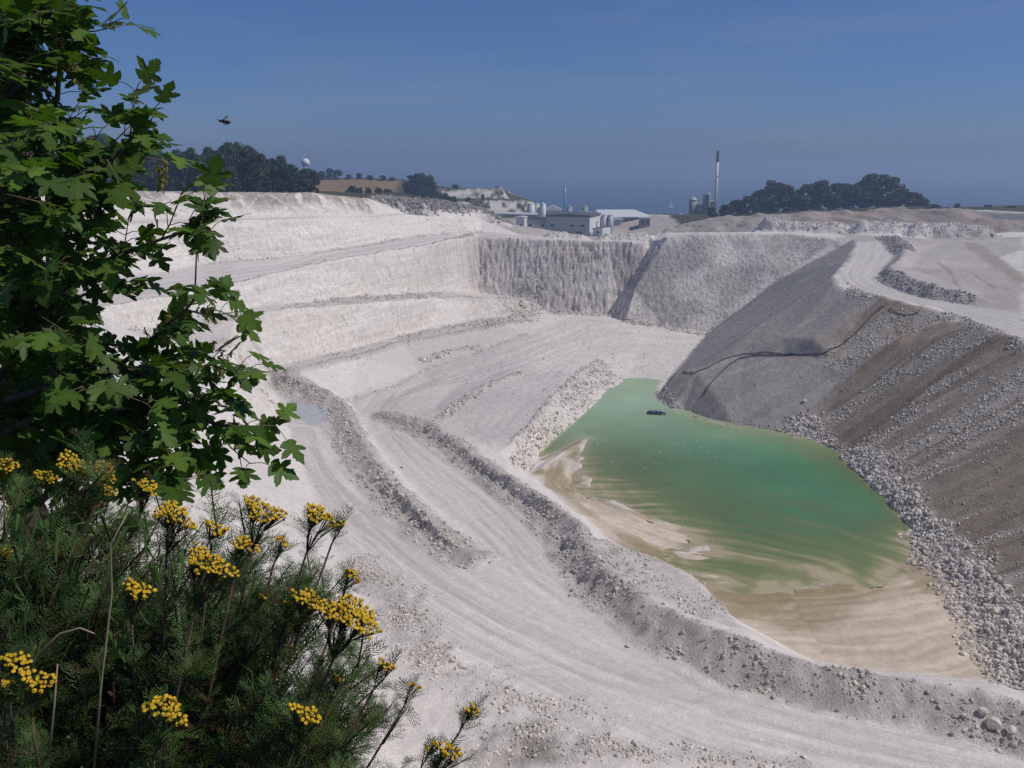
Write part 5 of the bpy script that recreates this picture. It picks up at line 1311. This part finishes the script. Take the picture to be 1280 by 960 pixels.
def stem_leaves(fo, P, n, L0, u0=.05, u1=.97):
    seg=np.cumsum([0]+[np.linalg.norm(b_-a) for a,b_ in zip(P[:-1],P[1:])])
    for k in range(n):
        u=seg[-1]*(u0+(u1-u0)*k/n); i=min(np.searchsorted(seg,u,side='right')-1,len(P)-2); t=(u-seg[i])/(seg[i+1]-seg[i])
        p=P[i]+(P[i+1]-P[i])*t; d=P[i+1]-P[i]; d/=np.linalg.norm(d)
        a=k*2.4+g_f.uniform(-.4,.4); rd=np.array((math.cos(a),math.sin(a),0))
        v=rd*.9+d*.55+np.array((0,0,.1)); fo.leaf(p, v, np.array((0,0,1))+d*.4+rd*(-.3), L0*(1.05-.55*k/n)*g_f.uniform(.75,1.2), fcol())
def ico_button():
    b=MB(); b.lathe([(.55,-.42),(.92,-.12),(1.0,.08),(.85,.36),(.5,.52),(.12,.48)], 8); return np.array(b.v), b.f
BTV, BTF = ico_button()
def tansy(px, py, wpx, Y, label, lean=.45, length=None, flat=.45, aspect=.55):
    hd = Dp(px,py,Y); R = max(.008, wpx/2*Y*1.03/F)
    zb = None
    Lz = length or g_f.uniform(.75,.95)
    bx, by = hd[0]-lean*Lz, hd[1]+g_f.uniform(-.08,.12)
    zg = gz(bx,by)
    base = np.array((bx,by,zg-.03))
    t = thing('tansy_plant', label, 'tansy', tuple(base), 0, 'flowering tansies on the bank')
    axis_ = hd-base; axis_/=np.linalg.norm(axis_)
    bend = np.array((lean*.25,0,-.0))
    J = hd - (axis_*.6+np.array((.25,0,.5)))*min(.09,.03+R*1.3)
    P = [base-base, (base+(J-base)*.35-bend*.25)-base, (base+(J-base)*.7-bend*.18)-base, J-base]
    b=MB(); b.tube(P,[.0045,.004,.003,.0022],6); st=b.build('stem', M_stem, t, True)
    fo=Foliage(); stem_leaves(fo, P[0:], int(34+R*320), .085, .10, .99)
    # side shoots near the head
    n_b = max(5, min(170, int(.95*(R/.0046)**2*aspect/.6)))
    up = np.array((.42,-.42,.80)); up/=np.linalg.norm(up); ux=np.cross(up,(0,1,0)); ux/=np.linalg.norm(ux); uy=np.cross(up,ux)
    V=[];Fq=[];bb=MB(); pts=[]
    for k in range(n_b*14):
        a=g_f.uniform(0,6.28); q=math.sqrt(g_f.random())*(1+.25*math.sin(3*a+px)); c=hd+(ux*math.cos(a)*q+uy*math.sin(a)*q*aspect)*R+up*(R*.08*(1-q*q)+g_f.uniform(-.006,.005))
        if all(np.linalg.norm(c-o)>.0054 for o in pts): pts.append(c)
        if len(pts)>=n_b: break
    n=0
    hubs=[J+(c-J)*.5 for c in pts[:max(2,len(pts)//6)]]
    for h_ in hubs: bb.tube([J-base,(J+h_)/2-base,h_-base],.0013,4)
    for c in pts:
        h_=min(hubs,key=lambda q:np.linalg.norm(q-c)); bb.tube([h_-base,(h_+c)/2-base+up*-.002,c-base-up*.002],.0009,3)
        r_=g_f.uniform(.0034,.0046); z=up+rnd3(.25); z/=np.linalg.norm(z); x=np.cross(z,(0,1,0.1)); x/=np.linalg.norm(x); y=np.cross(z,x)
        V.append((BTV*r_)@np.stack([x,y,z],0)+c-base)
        Fq += [tuple(i+n for i in f) for f in BTF]; n+=len(BTV)
    me=bpy.data.meshes.new('flower_head'); me.from_pydata([tuple(p) for p in np.vstack(V)],[],Fq); me.polygons.foreach_set('use_smooth',np.ones(len(me.polygons),bool)); me.materials.append(M_yel)
    link('flower_head',me,t); bb.build('flower_stalks',M_stem,t)
    for k in range(int(14+R*420)):
        c=pts[g_f.integers(len(pts))]; q=J+(c-J)*g_f.uniform(.0,.75); fo.leaf(q-base,(c-J)/np.linalg.norm(c-J)+rnd3(.5),np.array((0,0,1.0)),g_f.uniform(.025,.06),fcol())
    # leafy side branches
    for k in range(g_f.integers(3,6)):
        u=g_f.uniform(.3,.85); p=P[1]+(P[3]-P[1])*u; e=p+(axis_*.8+rnd3(.3)+np.array((.1,0,.1)))*g_f.uniform(.05,.13)
        bq=MB(); bq.tube([p,(p+e)/2,e],[.0022,.0018,.001],4); bq.build('side_shoot',M_stem,t); stem_leaves(fo,[p,(p+e)/2,e],12,.05,.1,1.0)
    fo.build('foliage', t)
    return t
def rnd3(s): return g_f.normal(size=3)*s
for a in (
 (8,580,30,1.9,'small yellow tansy head at the left edge just under the sycamore',.05),
 (58,596,30,2.0,'rounded yellow tansy head on an upright stem under the sycamore leaves',.05),
 (92,579,46,2.1,'flat yellow tansy head, left of the touching flat pair under the sycamore',.1),
 (126,588,46,2.1,'flat yellow tansy head, right of the touching flat pair under the sycamore',.1),
 (135,613,26,2.05,'thin tansy head just below the flat pair',.1),
 (183,607,32,2.0,'small flat tansy head in front of the lowest sycamore spray',.15),
 (172,736,44,1.55,'round golden tansy head alone in the middle of the dark thicket',.1),
 (219,643,52,1.7,'broad tansy head directly below the tip of the sycamore',.2),
 (262,703,66,1.5,'large two-lobed golden tansy head above the dark thicket',.3),
 (306,679,34,1.6,'domed tansy head right of the large two-lobed one',.3),
 (330,638,54,1.72,'sloping tansy head against the white cliff left of the topmost right one',.35),
 (352,676,20,1.7,'little tansy head half hidden behind the sloping one',.35),
 (400,644,46,1.65,'tansy head with a side floret standing free against the white road',.45),
 (425,653,13,1.66,'tiny tansy floret on the right tip of the freestanding stem',.45),
 (384,748,42,1.6,'tansy head touching the left end of the biggest head',.4),
 (440,768,84,1.5,'biggest and widest tansy head, sloping over the white gravel',.45),
 (440,718,24,1.6,'small tansy head just above the biggest one',.45),
 (482,831,24,1.6,'small dull tansy head below right of the biggest one',.5),
 (518,858,17,1.62,'tiny tansy head on a thin stem over the gravel, above the lowest right group',.5),
 (424,850,20,1.55,'sparse tansy floret below the biggest head',.45),
 (207,887,60,1.32,'large loose tansy head at the bottom of the thicket',.15),
 (385,894,46,1.42,'loose tansy head low down between the thicket and the gravel',.35),
 (20,828,46,1.33,'upper left of two tansy heads in the bottom left corner',.05),
 (46,850,46,1.30,'lower right of two tansy heads in the bottom left corner',.05),
 (562,938,36,1.55,'steep tansy head near the bottom right end of the plants',.55),
 (541,934,18,1.56,'little tansy head left of the steep one at the bottom',.55),
 (590,888,22,1.6,'rightmost tansy head of all, leaning out over the gravel',.6),
 (8,690,18,1.8,'dull small tansy head at the left edge half way down the plants',.05),
 (366,757,20,1.62,'sparse yellow florets left behind the biggest head',.4),
 (326,745,16,1.7,'few yellow florets among the stems in the middle of the plants',.35),
 (78,640,20,2.0,'faded tansy head in shade under the flat pair',.1),
 (272,659,30,1.68,'brownish tansy head behind the broad one under the sycamore tip',.25),
 (8,854,20,1.3,'few tansy buttons at the very left edge near the bottom',.0)):
    tansy(*a)
# leafy stems without flowers fill the thicket
def leafy(seed):
    t = thing('leafy_stem', 'feathery green stem without flowers in the tansy thicket on the bank', 'tansy', (0,0,0), 0, 'leafy stems of the tansy thicket')
    h=g_f.uniform(.75,1.0); P=[np.zeros(3),np.array((.05,0,h*.35)),np.array((.13,.02,h*.7)),np.array((.26,.03,h))]
    b=MB(); b.tube(P,[.005,.0045,.0035,.0015],6); b.build('stem',M_stem,t,True)
    fo=Foliage(); stem_leaves(fo,P,64,.115,.10,.99)
    for k in range(6):
        u=g_f.uniform(.35,.95); p=P[1]+(P[3]-P[1])*u; e=p+np.array((.05,0,.13))*g_f.uniform(.5,1.1)+rnd3(.035)
        q=MB(); q.tube([p,(p+e)/2,e],[.002,.0018,.001],4); q.build('side_shoot',M_stem,t); stem_leaves(fo,[p,(p+e)/2,e],16,.055,.1,1.0)
    fo.build('foliage',t); return t
LEAFY=[leafy(k) for k in range(5)]
# outline of the thicket in the photo: x -> height of its top
TOPX=[(-80,560),(0,590),(150,600),(230,650),(300,670),(360,690),(400,720),(440,790),(480,860),(520,900),(560,950)]
cnt=0
for k in range(235):
    px=g_f.uniform(-60,480); 
    if px>330 and g_f.random()<.35: continue
    top=np.interp(px,*zip(*TOPX)); py=top+22+(1000-top)*g_f.random()**1.2
    Y=g_f.uniform(1.85,2.5)-.5*max(0,(py-650))/330
    Y=max(1.35,Y); e=Dp(px,py,Y); src=LEAFY[k%5]
    tilt=(max(px,0)/600)*.3; rz=g_f.uniform(-.5,.5); bx,by=e[0]-.3,e[1]
    for _ in range(3):
        zg=gz(bx,by)-.04; sc=max(.45,(e[2]-zg)/.88)
        M_=Matrix.Rotation(rz,3,'Z')@Matrix.Rotation(tilt,3,'Y'); off=M_@Vector((.26*sc,.03*sc,.88*sc)); bx,by=e[0]-off.x,e[1]-off.y
    o=src if cnt<5 else dup(src,(0,0,0))
    o.location=(bx,by,e[2]-off.z); o.rotation_euler=(0,tilt,rz); o.scale=(sc,sc,sc)
    cnt+=1
# dry grass stalks
M_straw=plain('dry_straw',(.33,.26,.15),.8,.2,30)
def stalk(pts,Y,label,head=False):
    P=[Dp(x,y,Y) for x,y in pts]; base=P[0]; t=thing('dry_grass_stalk',label,'grass stalk',tuple(base),0)
    b=MB(); b.tube([p-base for p in P],list(np.linspace(.0028,.0012,len(P))),5); b.build('stem',M_straw,t,True)
    if head:
        b=MB(); d=P[-1]-P[-2]
        for k in range(26):
            p=P[-2]+d*(k/26)+rnd3(.003); b.tube([p,p+d*.16+rnd3(.006)],[.0014,.0004],4)
        b.build('seed_head',M_straw,t)
stalk([(118,962),(126,860),(140,740),(138,680),(160,640)],1.5,'tall pale dry stalk standing upright in the dark thicket')
stalk([(28,880),(45,820),(75,792),(100,785),(118,792)],1.4,'arched pale grass stalk with a drooping seed head',True)
stalk([(60,960),(68,880),(72,830)],1.4,'short straw-coloured stalk at the bottom of the thicket')
# undergrowth: blades and small leaves nobody could count
def undergrowth():
    n=1600; g=g_f; px=g.uniform(-90,330,n); top=np.interp(px,*zip(*TOPX)); py=top+60+(1010-top)*g.random(n)
    V=[];Fq=[];Cc=[];k=0
    for x,y in zip(px,py):
        Y=g.uniform(1.5,2.5); p=Dp(x,y,Y); d=np.array((g.normal()*.35+.15,g.normal()*.35,.9)); d/=np.linalg.norm(d); L_=g.uniform(.04,.13); s=np.cross(d,rnd3(1)); s/=np.linalg.norm(s); w=g.uniform(.0015,.004)
        q=p+d*L_*.6; e=q+(d*.4+np.array((g.normal()*.3,g.normal()*.3,-.25)))*L_*.5
        V+=[p-s*w*.6,p+s*w*.6,q+s*w,q-s*w,e]; Fq+=[(k,k+1,k+2),(k,k+2,k+3),(k+3,k+2,k+4)]; k+=5
        c=fcol()*.9; Cc+=[c]*5
    me=mesh_np('undergrowth',np.array(V),np.array(Fq),M_tan); col_attr(me,'tint',np.array(Cc)); tag(link('undergrowth',me),kind='stuff')
undergrowth()

# ------------------------------------------------------------------ the bee in flight
def bee():
    p=Dp(279.5,151.5,1.05); t=thing('bee','small dark bee flying in front of the blue sky beside the sycamore','insect',tuple(p),0); t.rotation_euler=(0,.10,0)
    Mb=plain('bee_brown',(.06,.035,.02),.7,.4,400); Md=plain('bee_dark',(.008,.008,.012),.5,.2,200)
    def ell(cx,cz,rx,ry,n=10,m=7):
        b=MB(); v=[]
        for i in range(m+1):
            a=math.pi*i/m
            for k in range(n):
                q=2*math.pi*k/n; v.append((cx-rx*math.cos(a),ry*math.sin(a)*math.cos(q),cz+ry*math.sin(a)*math.sin(q)))
        b.add(v,[(i*n+k,i*n+(k+1)%n,(i+1)*n+(k+1)%n,(i+1)*n+k) for i in range(m) for k in range(n)]); return b
    ell(-.0002,.0002,.0028,.0022).build('thorax',Mb,t,True); ell(.0045,-.0006,.0038,.0021).build('abdomen',Md,t,True); ell(-.0040,-.0002,.0016,.0015).build('head',Md,t,True)
    m,nt,b_=mat_new('bee_wing'); b_.inputs['Base Color'].default_value=(.35,.34,.33,1); b_.inputs['Alpha'].default_value=.55; b_.inputs['Roughness'].default_value=.3
    for s in (-1,1):
        b=MB(); v=[(0,s*.0012,.0018),(.0025,s*.004,.0048),(.0055,s*.0055,.0066),(.0062,s*.0042,.0056),(.0035,s*.0022,.0030)]
        b.add(v+[(x,y,z+.0001) for x,y,z in v],[(0,1,2,3,4),(9,8,7,6,5)]); b.build('wing',m,t)
    for s in (-1,1):
        for x in (-.001,.001,.0025):
            b=MB(); b.tube([(x,s*.0012,-.0015),(x+.001,s*.0026,-.0028),(x+.0026,s*.0024,-.0042)],.00025,4); b.build('leg',Md,t)
        b=MB(); b.tube([(-.005,s*.0005,.0008),(-.0066,s*.0012,.0016),(-.0076,s*.0016,.0012)],.00015,4); b.build('antenna',Md,t)
bee()
